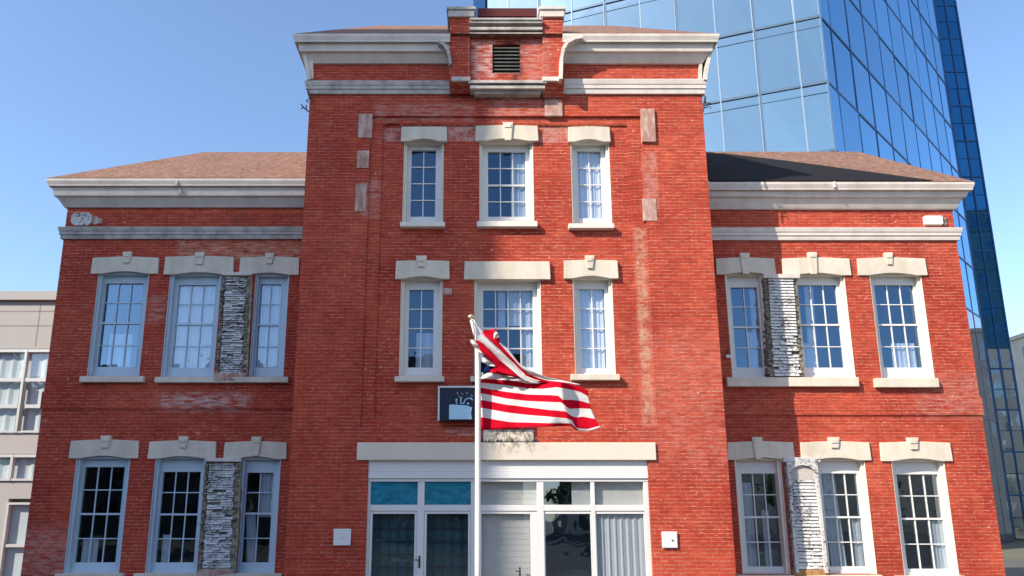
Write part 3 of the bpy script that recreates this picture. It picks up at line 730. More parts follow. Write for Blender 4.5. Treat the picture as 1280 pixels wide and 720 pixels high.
pier((256, 299), (246, 292), 573, 716, W - .08, 'mixed', 'flaking white pier with a dark broken left edge')
pier((955, 996), (962, 1006), 343, 470, W - .08, 'louvre', 'white slatted pier, crumbling at its foot')
pier((980, 1021), (992, 1036), 572, 716, W - .08, 'framed', 'peeling white pier with an arched stone surround')

# ---- entrance bay
E = empty('entrance', ((DO[0] + DO[1]) / 2, .1, 0), B)
def eput(mb, nm, mat, **k):
    o = mb.build(nm, M[mat], E, **k); o.location = (-E.location.x, -.1, 0); return o
lo, _ = lintel(446, 820, 553, 575, 0, arch=False, mat='stone_dirty', flare=0)
YE = .07; YG = YE + .035
e0, e1 = DO[0] + .002, DO[1] - .002
zt0 = AZ(574.5, 0); zh = AZ(598, .06)
m = MB(); m.box(e0, e1, .05, .5, zh, zt0); m.box(e0, e1, .03, .05, zh, zh + .12); m.box(e0, e1, .04, .06, zh + .125, zh + .14)
eput(m, 'header_panel', 'metalw', bevel=.004)
zT1, zT0 = AZ(602, YE), AZ(631, YE); zD = AZ(641, YE)
bars = [(459, 463), (522, 530.5), (588.5, 598.5), (671, 679.5), (738.5, 743.5), (805, 812)]
m = MB(); XB = []
for p, q in bars:
    x0, x1 = AX(p, 620, YE), AX(q, 620, YE); XB.append((max(x0, e0), min(x1, e1)))
XB[0] = (e0, XB[0][1] ); XB[-1] = (XB[-1][0], e1)
for x0, x1 in XB: m.box(x0, x1, YE, YE + .12, 0.02, zT1 + .0)
m.box(e0, e1, YE - .01, YE + .13, zT1, zh - .002)
for (a0, a1), (b0, b1) in zip(XB, XB[1:]):
    m.box(a1, b0, YE + .004, YE + .115, zD + .035, zT0)
eput(m, 'door_frame', 'metalw', bevel=.004)
for i, ((a0, a1), (b0, b1)) in enumerate(zip(XB, XB[1:])):
    tg = MB().face([(a1, YG, zT0), (b0, YG, zT0), (b0, YG, zT1), (a1, YG, zT1)])
    eput(tg, 'transom_pane', 'glass_teal' if i < 2 else ('glass_street' if i == 3 else 'glass_clear'))
    # leaf stiles
    s_ = .05 if i < 3 else .02
    st_ = MB(); st_.box(a1 + .003, a1 + s_, YE + .02, YE + .09, .05, zD + .03); st_.box(b0 - (s_ if i != 2 else .13), b0 - .003, YE + .02, YE + .09, .05, zD + .03)
    st_.box(a1 + s_, b0 - (s_ if i != 2 else .13), YE + .02, YE + .09, zD - .02, zD + .03); st_.box(a1 + s_, b0 - (s_ if i != 2 else .13), YE + .02, YE + .09, .05, .3)
    eput(st_, 'door_leaf' if i < 3 else 'side_light', 'metalw', bevel=.004)
    xe = b0 - (s_ if i != 2 else .13); eput(MB().face([(a1 + s_, YG, .3), (xe, YG, .3), (xe, YG, zD - .02), (a1 + s_, YG, zD - .02)]), 'glass_pane', 'glass_dark' if i in (0, 1) else ('glass_street' if i == 3 else 'glass_clear'))
# what hangs behind the doors
def bx(p, q): return AX(p, 620, YE + .2), AX(q, 620, YE + .2)
for (p, q) in ((464, 521), (531, 588)):
    m = MB()
    a_, b_ = bx(p, q)
    for k in range(1, 5): x = a_ + (b_ - a_) * k / 5; m.box(x - .012, x + .012, YE + .24, YE + .26, .05, zD)
    for k in range(9): z = .35 + .24 * k; m.box(a_, b_, YE + .235, YE + .265, z, z + .02)
    eput(MB().box(a_ - .03, b_ + .03, YE + .30, YE + .32, 0.02, zD + .02), 'door_backing', 'darkwood')
    eput(m, 'door_grille', 'iron')
a_, b_ = bx(463, 589); eput(MB().box(a_, b_, YE + .26, YE + .27, zD + .04, zh), 'transom_blind', 'blind')
a_, b_ = bx(598, 672)
m = MB(); k = 0; z = .3
while z < zT1:
    m.hexa([(a_, YE + .125, z), (b_, YE + .125, z), (b_, YE + .14, z), (a_, YE + .14, z), (a_, YE + .130, z + .1075), (b_, YE + .130, z + .1075), (b_, YE + .145, z + .1075), (a_, YE + .145, z + .1075)]); z += .108
eput(m, 'slatted_blind', 'blind')
a_, b_ = bx(744, 806)
m = MB()
for i in range(60):
    s0, s1 = i / 60, (i + 1) / 60; f = lambda s: YE + .10 + .012 * math.sin(48 * s) + .005 * math.sin(101 * s)
    m.face([(a_ + (b_ - a_) * s0, f(s0), .55), (a_ + (b_ - a_) * s1, f(s1), .55), (a_ + (b_ - a_) * s1, f(s1), zD + .05), (a_ + (b_ - a_) * s0, f(s0), zD + .05)])
eput(m, 'curtain', 'curtain', fix=False)
a_, b_ = bx(742, 808); eput(MB().box(a_, b_, YE + .13, YE + .14, zD + .05, zh), 'transom_blind', 'blind')
a_, b_ = bx(714, 738); eput(MB().box(a_, b_, YE + .13, YE + .14, zD + .05, zh), 'transom_blind', 'blind')
for px, py in ((524, 702), (650, 716)):
    x, z = at(px, py, YE - .05)
    m = MB(); m.box(x - .018, x + .018, YE - .012, YE + .02, z - .12, z + .10); m.tube([(x, YE - .02, z + .03), (x, YE - .07, z + .03), (x - .09, YE - .07, z + .03)], .011)
    eput(m, 'handle', 'iron', bevel=.003)
room(DO[0] - .3, DO[1] + .3, .51, 3.2, .03, AZ(560, 0))
x0, z1 = at(604, 537.5, -.02); x1, z0 = at(667, 552, -.02)
MB().box(x0, x1, -.03, .06, z0, z1).build('stone_block', M['stone_dirty'], B, bevel=.006)
# weeds on the door lintel ledge
wd = MB()
for i in range(150):
    px = random.choice([random.gauss(618, 9), random.gauss(635, 12), random.gauss(669, 2)])
    x = AX(px, 553, -.05); z = AZ(553, -.045); h = random.uniform(.02, .10); y = random.uniform(-.04, -.01); dx = random.uniform(-.05, .05); w_ = random.uniform(.006, .015)
    wd.face([(x - w_, y, z), (x + w_, y, z), (x + dx, y - random.uniform(0, .03), z + h)])
tag(wd.build('weeds', M['iron'], None, fix=False), 'dark dead weeds growing on the stone ledge above the doors', 'weeds', kind='stuff')

# ------------------------------------------------------------------ fittings on the facade
Sg = empty('wall_sign', (AX(600, 510, 0), 0, AZ(525, -.3)))
tag(Sg, 'black box sign with silver frame and pale blue panel, above the doors behind the flagpole', 'sign')
def sput(mb, nm, mat, **k):
    o = mb.build(nm, M[mat], Sg, **k); o.location = -Sg.location; return o
YS = -.22
x0, z1 = at(547.5, 482.5, YS); x1, z0 = at(652, 526, YS)
sput(MB().box(x0 + .01, x1 - .01, YS + .02, P1, z0 + .01, z1 - .01), 'sign_box', 'signblack')
m = MB(); t = .035
m.box(x0, x0 + t, YS - .01, YS + .05, z0 + .0, z1); m.box(x1 - t, x1, YS - .01, YS + .05, z0, z1); m.box(x0 + t, x1 - t, YS - .01, YS + .05, z1 - t, z1)
sput(m, 'sign_frame', 'silver', bevel=.004)
a0, c1 = at(561.5, 505.5, YS); a1, c0 = at(590, 524, YS)
sput(MB().prism([(a0, c0), (a1, c0), (a1 - .02, c0 + .12), (a1, c1 - .06), (a1 - .10, c1 - .02), (a0 + .02, c1), (a0, c1 - .02)], YS, YS + .03), 'sign_panel', 'signpale')
m = MB()
def q(px, py): x, z = at(px, py, YS); return (x, YS + .012, z)
m.tube([q(571, 505), q(570, 501), q(571.5, 498.5)], .010); m.ball(q(570.5, 500), .022)
m.tube([q(576, 505), q(576, 499), q(577, 496)], .011); m.tube([q(578, 505), q(581, 502)], .010)
m.tube([q(580, 504), q(581, 500), q(584, 498), q(588, 498), q(591, 500)], .011); m.ball(q(585, 504.5), .022)
sput(m, 'emblem', 'signpale')
m = MB()
for (p, s_) in ((571, 490), (577, 491), (583, 490), (589, 493), (573, 494.5), (588, 496)):
    m.tube([q(p, s_), q(p + 1, s_ + 2), q(p + 2.2, s_ + 2.4)], .005, 5)
o = sput(m, 'emblem_detail', 'silver')

def wall_box(p0, p1, q0, q1, label, detail):
    Y = -.05; x0, z1 = at(p0, q0, Y); x1, z0 = at(p1, q1, Y)
    e = empty('wall_box', ((x0 + x1) / 2, 0, z0)); tag(e, label, 'intercom', 'white boxes beside the entrance')
    def put(mb, nm, mat, **k):
        o = mb.build(nm, M[mat], e, **k); o.location = -e.location; return o
    put(MB().box(x0 + .012, x1 - .012, -.03, .0, z0 + .012, z1 - .012), 'back_plate', 'silver')
    put(MB().box(x0, x1, Y, -.028, z0, z1), 'cover', 'boxwhite', bevel=.012)
    cx, cz = (x0 + x1) / 2, (z0 + z1) / 2
    if detail == 'mark':
        m = MB(); m.prism([(cx - .055, cz - .03), (cx + .055, cz - .03), (cx + .05, cz - .015), (cx + .012, cz), (cx, cz + .03), (cx - .012, cz), (cx - .05, cz - .015)], Y - .004, Y)
        m.box(cx - .06, cx + .06, Y - .003, Y, cz + .055, cz + .065); put(m, 'mark', 'silver')
    else: put(MB().tube([(cx + .05, Y - .012, cz - .01), (cx + .05, Y, cz - .01)], .016, 10), 'lock', 'iron')
wall_box(417, 438, 661, 682, 'white square box with a small grey mark on brick left of the doors', 'mark')
wall_box(827, 847.5, 664.5, 685, 'white square box with a dark keyhole on sunlit brick right of the doors', 'lock')
def wall_hook(pts, Y, label):
    x, z = at(*pts[0][0], Y); e = empty('wall_bracket', (x, Y, z)); tag(e, label, 'bracket')
    m = MB()
    for line in pts: m.tube([(at(px, py, Y)[0], Y - .02 * i, at(px, py, Y)[1]) for i, (px, py) in enumerate(line)], .013, 6)
    o = m.build('bracket_arm', M['iron'], e); o.location = -e.location
wall_hook([[(386.5, 104), (384, 110), (387, 118), (389, 124)], [(388, 122), (383, 127), (386, 129)], [(386, 140), (381, 136), (377, 132)], [(383, 137), (383, 132)], [(379, 134), (377, 137)]], -.02, 'dark twisted iron bracket at the upper left corner of the tower')
wall_hook([[(879, 117), (881, 122), (879, 130), (878, 142)], [(880, 126), (885, 131), (888, 137)], [(884, 130), (888, 129)], [(882, 121), (881, 130)], [(880, 135), (885, 134)]], -.02, 'dark twisted iron bracket at the upper right corner of the tower')
x, z = at(910, 446, W); e = empty('lamp_fitting', (x, W, z)); tag(e, 'small white wall fitting on shaded brick beside the right wing window', 'wall fitting')
o = MB().box(x - .07, x + .04, W - .09, W, z - .04, z + .03).build('fitting_body', M['boxwhite'], e, bevel=.01); o.location = -e.location
o = MB().tube([(x - .03, W - .04, z + .03), (x - .03, W - .04, z + .12), (x + .02, W - .01, z + .16)], .012, 6).build('cable', M['iron'], e); o.location = -e.location

# ------------------------------------------------------------------ flagpole and flag
YF = -4.0
fx, _ = at(597.3, 560, YF)
pt = lambda px, py, dy=0: (at(px, py, YF + dy)[0], YF + dy, at(px, py, YF + dy)[1])
FP = empty('flagpole', (fx, YF, 0)); tag(FP, 'tall white flagpole standing in front of the entrance', 'flagpole')
def fput(mb, nm, mat, **k):
    o = mb.build(nm, M[mat], FP, **k); o.location = -FP.location; return o
zs = AZ(425, YF)
fput(MB().tube([(fx, YF, 0), (fx, YF, 1.5), (fx, YF, zs - .3), (fx - .01, YF, zs), (pt(590, 400)[0], YF, AZ(400, YF))], .042, 16, .032), 'pole', 'pole', smooth=True)
fput(MB().tube([(fx, YF, 0), (fx, YF, .05), (fx, YF, .12)], .16, 20, .09), 'base_collar', 'pole')
fput(MB().ball(pt(588.7, 396), .042, 1.1, .75, 14, 10), 'finial', 'brass', smooth=True)
fput(MB().tube([pt(590, 400, -.05), pt(603, 415, -.06)], .008, 6).tube([pt(592, 402, -.05), pt(593, 424, -.06)], .008, 6), 'halyard', 'iron')
fput(MB().tube([(fx + .05, YF - .02, .9), (fx + .05, YF - .02, 1.0)], .02, 6), 'cleat', 'iron')

def interp(pts, x):
    if x <= pts[0][0]: return pts[0][1]
    for (a, b), (c, d) in zip(pts, pts[1:]):
        if x <= c:
            t = (x - a) / (c - a); return b + (d - b) * t
    return pts[-1][1]
fl = MB()
low = [ [(90,165),(340,175),(430,192),(520,205),(640,182),(720,190),(830,205),(980,240),(1042,278)],
        [(90,205),(300,225),(500,255),(620,260),(700,252),(760,245),(900,268),(980,290),(1045,328)],
        [(90,250),(300,285),(500,310),(700,315),(780,322),(815,358),(900,358),(980,368),(1062,392)],
        [(90,300),(300,345),(500,370),(700,378),(800,380),(850,420),(875,440),(960,435),(1070,440)],
        [(90,360),(300,400),(500,425),(700,450),(840,462),(890,500),(930,516),(1000,510),(1108,530)],
        [(90,430),(300,470),(500,495),(700,510),(850,525),(905,545),(925,600),(960,615),(1040,622),(1150,592)],
        [(90,515),(200,535),(350,560),(500,562),(700,568),(890,570),(925,604),(960,628),(1060,634),(1160,604)],
        [(90,630),(300,620),(500,605),(700,598),(890,592),(925,622),(960,640),(1040,640),(1162,610)] ]
N = 72
def lowpt(bi, u):
    row = low[bi]; x = 90 + u * (row[-1][0] - 90)
    x0 = 80 if u == 0 else x
    y = interp(row, x)
    px, py = 590 + x0 / 7.2, 450 + y / 7.2
    v = bi / 7
    fold = math.exp(-((x - (800 + 90 * v)) / 55) ** 2)
    dep = .10 * math.sin(3.2 * u * 2 + 1.2 * v) + .025 * math.sin(15 * u + 3 * v) + .006 * math.sin(31 * u + 6 * v) - .10 * fold - .12 * max(0, (x - 860) / 300)
    return px, py, dep
sub = 3
seq = ['r', 'w', 'r', 'w', 'r', 'w', 'r']
for b in range(7):
    for k in range(sub):
        for i in range(N):
            quad = []
            for (ii, kk) in ((i, k), (i, k + 1), (i + 1, k + 1), (i + 1, k)):
                A_ = lowpt(b, ii / N); B_ = lowpt(b + 1, ii / N); t = kk / sub
                quad.append(pt(*[A_[j] + (B_[j] - A_[j]) * t for j in range(3)]))
            fl.mi = 0 if seq[b] == 'r' else 1
            if b == 6 and i > N * .80: fl.mi = 1
            fl.face(quad)
def strip(A_, B_, mi, dy0, dy1, n=24, wav=.03, wf=9, ph=0):
    """ribbon between two polylines given in photo units"""
    def walk(P, t):
        L = [0]
        for (a, b), (c, d) in zip(P, P[1:]): L.append(L[-1] + math.hypot(c - a, d - b))
        s = t * L[-1]
        for i in range(len(P) - 1):
            if s <= L[i + 1] or i == len(P) - 2:
                q_ = (s - L[i]) / max(1e-6, L[i + 1] - L[i]); return (P[i][0] + (P[i+1][0] - P[i][0]) * q_, P[i][1] + (P[i+1][1] - P[i][1]) * q_)
    fl.mi = mi
    for i in range(n):
        for k in range(3):
            quad = []
            for ii, kk in ((i, k), (i, k + 1), (i + 1, k + 1), (i + 1, k)):
                a = walk(A_, ii / n); b = walk(B_, ii / n); t = kk / 3
                dy = dy0 + (dy1 - dy0) * ii / n + wav * math.sin(wf * ii / n + 4 * t + ph)
                quad.append(pt(a[0] + (b[0] - a[0]) * t, a[1] + (b[1] - a[1]) * t, dy))
            fl.face(quad)
c1 = [(592,399),(597,407),(604,415),(615,427),(623,435.5),(634,446.5),(646,457),(653,467),(662,474.5),(676,478)]
c3 = [(594,411),(597,425),(603,429),(609,434.5),(622,448),(636,459.5),(650,471.5),(656,475.5),(664,479),(674,479.5)]
strip(c1, c3, 1, -.16, -.03)
strip([(603,414),(619.5,410.5),(622,415),(624.5,427),(632,437),(640,446),(647,454.5),(651,461),(658,467),(672,472.5),(690,476),(712,480)],
      [(603,416),(612,424),(620,432),(628,441),(634,446),(640,452),(646,457.5),(651,463),(658,469.5),(670,474.5),(690,479),(712,484)], 0, -.13, -.04)
strip([(617,414),(622.5,415.5),(624,420)], [(617,424),(620,423),(623,421)], 1, -.17, -.17, 6)
strip([(624.5,427),(630,432),(637,438),(643,446),(648,453),(652,456),(660,460.5),(672,467),(684,472),(700,475),(725,480)],
      [(624,428),(630,435),(636,442),(641,448),(646.5,455),(652,462),(659,467),(672,472),(684,475.5),(700,477),(725,482)], 1, -.12, -.04)
strip([(591,424.5),(600,426.5),(609,434.5),(622,448),(636,459.5),(650,471.5)], [(594,429),(602,440),(610,448),(619.5,457),(617,463),(650,472.5)], 0, -.15, -.05)
strip([(587.5,425),(592,424.5),(597,430),(604,442)], [(588,427),(591,432),(596,438),(603,443)], 1, -.15, -.14, 10)
strip([(602,444.5),(610,449),(620,457.5)], [(603,452),(610,457),(619,458.5)], 1, -.06, -.06, 10)
strip([(601,452),(611,456.5),(619,460),(636,468)], [(601,467),(611,467),(622,467),(636,469)], 2, .03, .0, 14)
strip([(616,459.5),(630,464),(648,471)], [(612,465),(628,468.5),(648,472)], 0, -.04, -.02, 10)
strip([(601,465.5),(615,466),(628,468),(637,471)], [(601,473.5),(615,474),(630,475),(638,475.5)], 1, -.01, .0, 12)
strip([(637,471),(650,471.5),(660,474),(668,477),(680,477)], [(638,475.5),(650,477),(660,479.5),(668,479.5),(680,477.5)], 1, -.03, -.02, 12)
fo = fl.build('flag', [M['fred'], M['fwhite'], M['fblue']], None, smooth=True)
tag(fo, 'red and white striped flag blowing to the right from the white pole', 'flag')
sm = fo.modifiers.new('thick', 'SOLIDIFY'); sm.thickness = .004

# ------------------------------------------------------------------ glass office tower behind
G = empty('glass_tower', (18.66, 20.8, 0)); tag(G, 'tall blue glass office tower rising behind the right side of the brick building', 'office tower')
def gput(mb, nm, mat, **k):
    o = mb.build(nm, M[mat], G, **k); o.location = -G.location; return o
C0 = Vector((18.66, 34.7 - 13.94)); dl = Vector((-.938, .345)); dr = Vector((19.84, 18.8)).normalized(); FL = 27.3
rows = [24.7 + 4 * k for k in range(-6, 8)]; rows[0] = 0.0
sl = [0, 1.3] + [1.3 + 2.08 * k for k in range(1, 9)] + [19.6]
sr = [0, 1.45] + [1.45 + 2.95 * k for k in range(1, 9)] + [FL]
def wallpt(d, s, z, off): n = Vector((d.y, -d.x)) if (Vector((d.y, -d.x)).y < 0) else Vector((-d.y, d.x)); p = C0 + d * s + n * off; return (p.x, p.y, z)
rest = MB(); cnt = 0
for d, ss, mat, zlo in ((dl, sl, 'cw', 20), (dr, sr, 'cw_blue', 20)):
    mrest = MB(); mlow = MB()
    for i in range(len(ss) - 1):
        for j in range(len(rows) - 1):
            z0, z1 = rows[j], rows[j + 1]
            hi = 36 if d is dl else 44
            j1, j2 = random.uniform(-.012, .012), random.uniform(-.012, .012)
            fc = [wallpt(d, ss[i] + .03, z0 + .03, j1), wallpt(d, ss[i+1] - .03, z0 + .03, -j1 + j2), wallpt(d, ss[i+1] - .03, z1 - .03, j2), wallpt(d, ss[i] + .03, z1 - .03, j2)]
            if zlo < z0 < hi and cnt < 100:
                gput(MB().face(fc), 'glass_panel', mat, fix=False); cnt += 1
            elif z1 < 17 and d is dr: mlow.face(fc)
            else: mrest.face(fc)
    o = gput(mrest, 'outer_glass_panels', mat, fix=False); o['kind'] = 'stuff'
    if mlow.f: o = gput(mlow, 'lower_glass_panels', 'cw_low', fix=False); o['kind'] = 'stuff'
    for i, s in enumerate(ss):
        pale = d is dl and i % 2 == 1; m = MB(); w_ = .035 if pale else .045; prd = .08 if d is dl else .025
        a, b, c, e_ = wallpt(d, s - w_, 0, -.05), wallpt(d, s + w_, 0, -.05), wallpt(d, s + w_, 0, prd), wallpt(d, s - w_, 0, prd)
        up = lambda p: (p[0], p[1], rows[-1])
        m.hexa([a, b, c, e_, up(a), up(b), up(c), up(e_)])
        gput(m, 'mullion', 'mullion_pale' if pale else ('mullion' if d is dl else 'navy'))
        if d is dl and i % 2 == 0 and i:
            m = MB(); a, b, c, e_ = wallpt(d, s + w_ + .01, 0, -.05), wallpt(d, s + w_ + .05, 0, -.05), wallpt(d, s + w_ + .05, 0, .12), wallpt(d, s + w_ + .01, 0, .12)
            m.hexa([a, b, c, e_, up(a), up(b), up(c), up(e_)]); gput(m, 'mullion', 'mullion_pale')
    if d is dl:
        for z in rows[4:]:
            m = MB(); a, b, c, e_ = [wallpt(d, s, z - .62, o_) for s, o_ in ((0, -.05), (ss[-1], -.05), (ss[-1], .03), (0, .03))]
            up = lambda p: (p[0], p[1], z - .59)
            m.hexa([a, b, c, e_, up(a), up(b), up(c), up(e_)]); gput(m, 'spandrel_bar', 'mullion')
    for z in rows[1:]:
        m = MB(); a, b, c, e_ = [wallpt(d, s, z - .07, o_) for s, o_ in ((0, -.05), (ss[-1], -.05), (ss[-1], .07 if d is dl else .03), (0, .07 if d is dl else .03))]
        up = lambda p: (p[0], p[1], z + .07)
        m.hexa([a, b, c, e_, up(a), up(b), up(c), up(e_)]); gput(m, 'transom', 'mullion' if d is dl else 'navy')
# narrow end facet facing the street
PE = C0 + dr * FL; zr2 = [3.4 * k for k in range(0, 24)]
nx = 41.75; nw = .98; EY = PE.y + 4.5
for j in range(len(zr2) - 1):
    for i in range(2):
        mid = zr2[j] + 1.7
        for za, zb2 in ((zr2[j], mid), (mid, zr2[j+1])):
            if za > 66: continue
            j1 = random.uniform(-.03, .03)
            o = gput(MB().face([(nx + i * nw + .04, EY - .06 + j1 * .5, za + .03), (nx + (i + 1) * nw - .04, EY - .06 - j1 * .5, za + .03), (nx + (i + 1) * nw - .04, EY - .06, zb2 - .03), (nx + i * nw + .04, EY - .06, zb2 - .03)]), 'end_panel', 'cw_low' if zb2 < 15.5 else 'cw_deep', fix=False)
m = MB()
for i in range(3): m.box(nx + i * nw - .06, nx + i * nw + .06, EY - .13, EY - .02, 0, 78)
gput(m, 'end_mullion', 'navy')
for z in zr2[1:]: gput(MB().box(nx, nx + 2 * nw, EY - .11, EY - .03, z - .06, z + .06), 'end_transom', 'navy')
# body behind the glass
PLft = C0 + dl * 19.6; top = rows[-1]
m = MB(); base = [(C0.x, C0.y + .3), (PE.x, PE.y + .1), (PE.x, PE.y + 16), (PLft.x, PLft.y + 22), (PLft.x, PLft.y + .3)]
n = len(base); m.v = [(x, y, 0) for x, y in base] + [(x, y, top - .1) for x, y in base]
m.f = [tuple(range(n)), tuple(range(n, 2 * n))] + [(i, (i + 1) % n, n + (i + 1) % n, n + i) for i in range(n)]; m.m = [0] * len(m.f)
gput(m, 'core', 'navy')
gput(MB().box(PE.x + .02, nx + 2 * nw, EY, EY + 11, 0, 80), 'end_core', 'navy')
gput(MB().box(PLft.x - .7, PLft.x + .05, PLft.y - .3, PLft.y + 3, 0, top), 'end_fin', 'navy')

# ------------------------------------------------------------------ neighbours
def tagged_box_building(name, label, cat, x0, x1, y0, y1, z1, wallm, floors, bays, glassm, win=(.6, .6), rot=0, face='front'):
    e = empty(name, ((x0 + x1) / 2, (y0 + y1) / 2, 0)); tag(e, label, cat)
    hw, hd = (x1 - x0) / 2, (y1 - y0) / 2
    m = MB().box(-hw, hw, -hd, hd, 0, z1); o = m.build('wall', M[wallm], e)
    MB().box(-hw - .2, hw + .2, -hd - .2, hd + .2, z1, z1 + .4).build('parapet', M[wallm], e)
    for side in face.split():
        fh = z1 / floors
        ln = 2 * hw if side in ('front', 'back') else 2 * hd
        bw = ln / bays
        for f in range(floors):
            for b in range(bays):
                c = -ln / 2 + (b + .5) * bw; w2 = bw * win[0] / 2; za = f * fh + fh * (1 - win[1]) * .55; zb2 = za + fh * win[1]
                m = MB(); g = MB(); t = .06
                def bb(mb, a0, a1, d0, d1, q0, q1):
                    if side == 'front': mb.box(a0, a1, -hd - d1, -hd - d0, q0, q1)
                    elif side == 'back': mb.box(a0, a1, hd + d0, hd + d1, q0, q1)
                    elif side == 'right': mb.box(hw + d0, hw + d1, a0, a1, q0, q1)
                    else: mb.box(-hw - d1, -hw - d0, a0, a1, q0, q1)
                bb(m, c - w2, c - w2 + t, 0, .08, za, zb2); bb(m, c + w2 - t, c + w2, 0, .08, za, zb2); bb(m, c - w2 + t, c + w2 - t, 0, .08, za, za + t); bb(m, c - w2 + t, c + w2 - t, 0, .08, zb2 - t, zb2)
                bb(m, c - t / 2, c + t / 2, 0, .08, za + t, zb2 - t)
                wo = m.build('window', M['frame'], e)
                bb(g, c - w2 + t, c + w2 - t, .01, .03, za + t, zb2 - t); g.build('pane', M[glassm], wo)
    e.rotation_euler.z = rot
    return e
M['glass_opaque'] = curtain_glass('dark_reflecting_glass', (.35, .42, .48), (.02, .025, .03))
# pale building to the right, beyond the glass tower
tagged_box_building('stone_building', 'pale stone building at the far right behind the glass tower', 'building', 57.5, 92, 38, 92, 20.2, 'stone', 5, 9, 'glass_opaque', (.5, .5), 0, 'front left')

# panelled building on the left
YL = 6.0
Lb = empty('panel_building', (-16, YL, 0)); tag(Lb, 'beige panel clad modern building with white framed windows at the far left', 'building')
def lput(mb, nm, mat, **k):
    o = mb.build(nm, M[mat], Lb, **k); o.location = -Lb.location; return o
M['cladding'] = paint('beige_cladding', (.37, .365, .355), (.34, .32, .30), .25, .6, .8, True)
M['seam'] = paint('cladding_seam', (.30, .27, .25), (.2, .2, .2), .2, .8, 1)
XR, XL = -10.6, -30.0
zt_, = (AZ(366, YL),)
zw1, zw0 = AZ(437, YL), AZ(541, YL); zx1, zx0 = AZ(568, YL), AZ(601, YL); zy1 = AZ(628, YL)
vx = [AX(29, 480, YL) + 3.2 * k for k in range(-5, 2)]
m = MB()
m.box(XL, XR, YL, YL + 12, zw1 + .03, zt_); m.box(XL, XR, YL, YL + 12, zx1 + .02, zw0 - .02); m.box(XL, XR, YL, YL + 12, zy1 + .1, zx0); m.box(XL, XR, YL + .3, YL + 12, 0, zw1 + .05)
gx = AX(8, 680, YL)
for k in range(6): m.box(gx - 3.2 * k - 3.2 + 1.9, gx - 3.2 * k - .1, YL, YL + .35, 0, zy1 + .1)
m.build; lput(m, 'wall', 'cladding')
lput(MB().box(XL, XR + .05, YL - .12, YL + .1, AZ(376, YL), zt_ + .02), 'roof_edge', 'cladding')
m = MB()
for py in (377, 389, 407): m.box(XL, XR, YL - .006, YL + .01, AZ(py, YL) - .015, AZ(py, YL) + .015)
for k in range(-8, 3):
    x = AX(47, 410, YL) + 1.85 * k
    if x < XR - .05: m.box(x - .012, x + .012, YL - .006, YL + .01, zw1 + .1, zt_ - .3)
lput(m, 'panel_seam', 'seam')
for (z0, z1, rows_) in ((zw0, zw1, (475, 508)), (zx0, zx1, ())):
    for i in range(len(vx) - 1):
        x0, x1 = vx[i], min(vx[i + 1], XR - .06)
        if x1 <= x0: continue
        m = MB(); t = .035
        m.box(x0 - t, x0 + t, YL - .06, YL + .06, z0, z1); m.box(x1 - t if x1 == XR - .06 else x1 - .001, x1 + (t if x1 == XR - .06 else .001), YL - .05, YL + .05, z0, z1)
        m.box(x0 + t, x1, YL - .05, YL + .06, z1 - .08, z1); m.box(x0 + t, x1, YL - .05, YL + .06, z0, z0 + .06)
        for py in rows_: m.box(x0 + t, x1, YL - .04, YL + .05, AZ(py, YL) - .05, AZ(py, YL) + .05)
        w_ = lput(m, 'window', 'silver')
        g = MB().face([(x0 + t, YL + .06, z0), (x1, YL + .06, z0), (x1, YL + .06, z1), (x0 + t, YL + .06, z1)]); o = g.build('pane', M['glass_mirror'], w_)
        cu = MB()
        for q_ in range(30):
            xa, xb = x0 + (x1 - x0) * q_ / 30, x0 + (x1 - x0) * (q_ + 1) / 30
            cu.face([(xa, YL + .12 + .02 * math.sin(xa * 20), z0), (xb, YL + .12 + .02 * math.sin(xb * 20), z0), (xb, YL + .12 + .02 * math.sin(xb * 20), z1), (xa, YL + .12 + .02 * math.sin(xa * 20), z1)])
        cu.build('curtain', M['curtain'], w_, fix=False)
for k in range(7):
    x1 = gx - 3.2 * k + 1.8; x0 = gx - 3.2 * k - .1 + 0
    if x1 > XR: x1 = XR - .05
    m = MB(); t = .06
    m.box(x0, x0 + t, YL - .05, YL + .1, .2, zy1); m.box(x1 - t, x1, YL - .05, YL + .1, .2, zy1); m.box(x0 + t, x1 - t, YL - .05, YL + .1, zy1 - t, zy1)
    m.box(x0 + t, x1 - t, YL - .02, YL + .08, AZ(682, YL) - .04, AZ(682, YL) + .04)
    w_ = lput(m, 'window', 'silver'); MB().face([(x0 + t, YL + .05, .2), (x1 - t, YL + .05, .2), (x1 - t, YL + .05, zy1 - t), (x0 + t, YL + .05, zy1 - t)]).build('pane', M['glass_mirror'], w_); MB().box(x0 + t, x1 - t, YL + .12, YL + .13, .2, zy1 - t).build('blind', M['curtain'], w_)
lput(MB().box(AX(25, 500, YL) - .02, AX(25, 500, YL) + .16, YL - .055, YL - .04, AZ(539, YL), AZ(478, YL)), 'dark_post', 'iron')

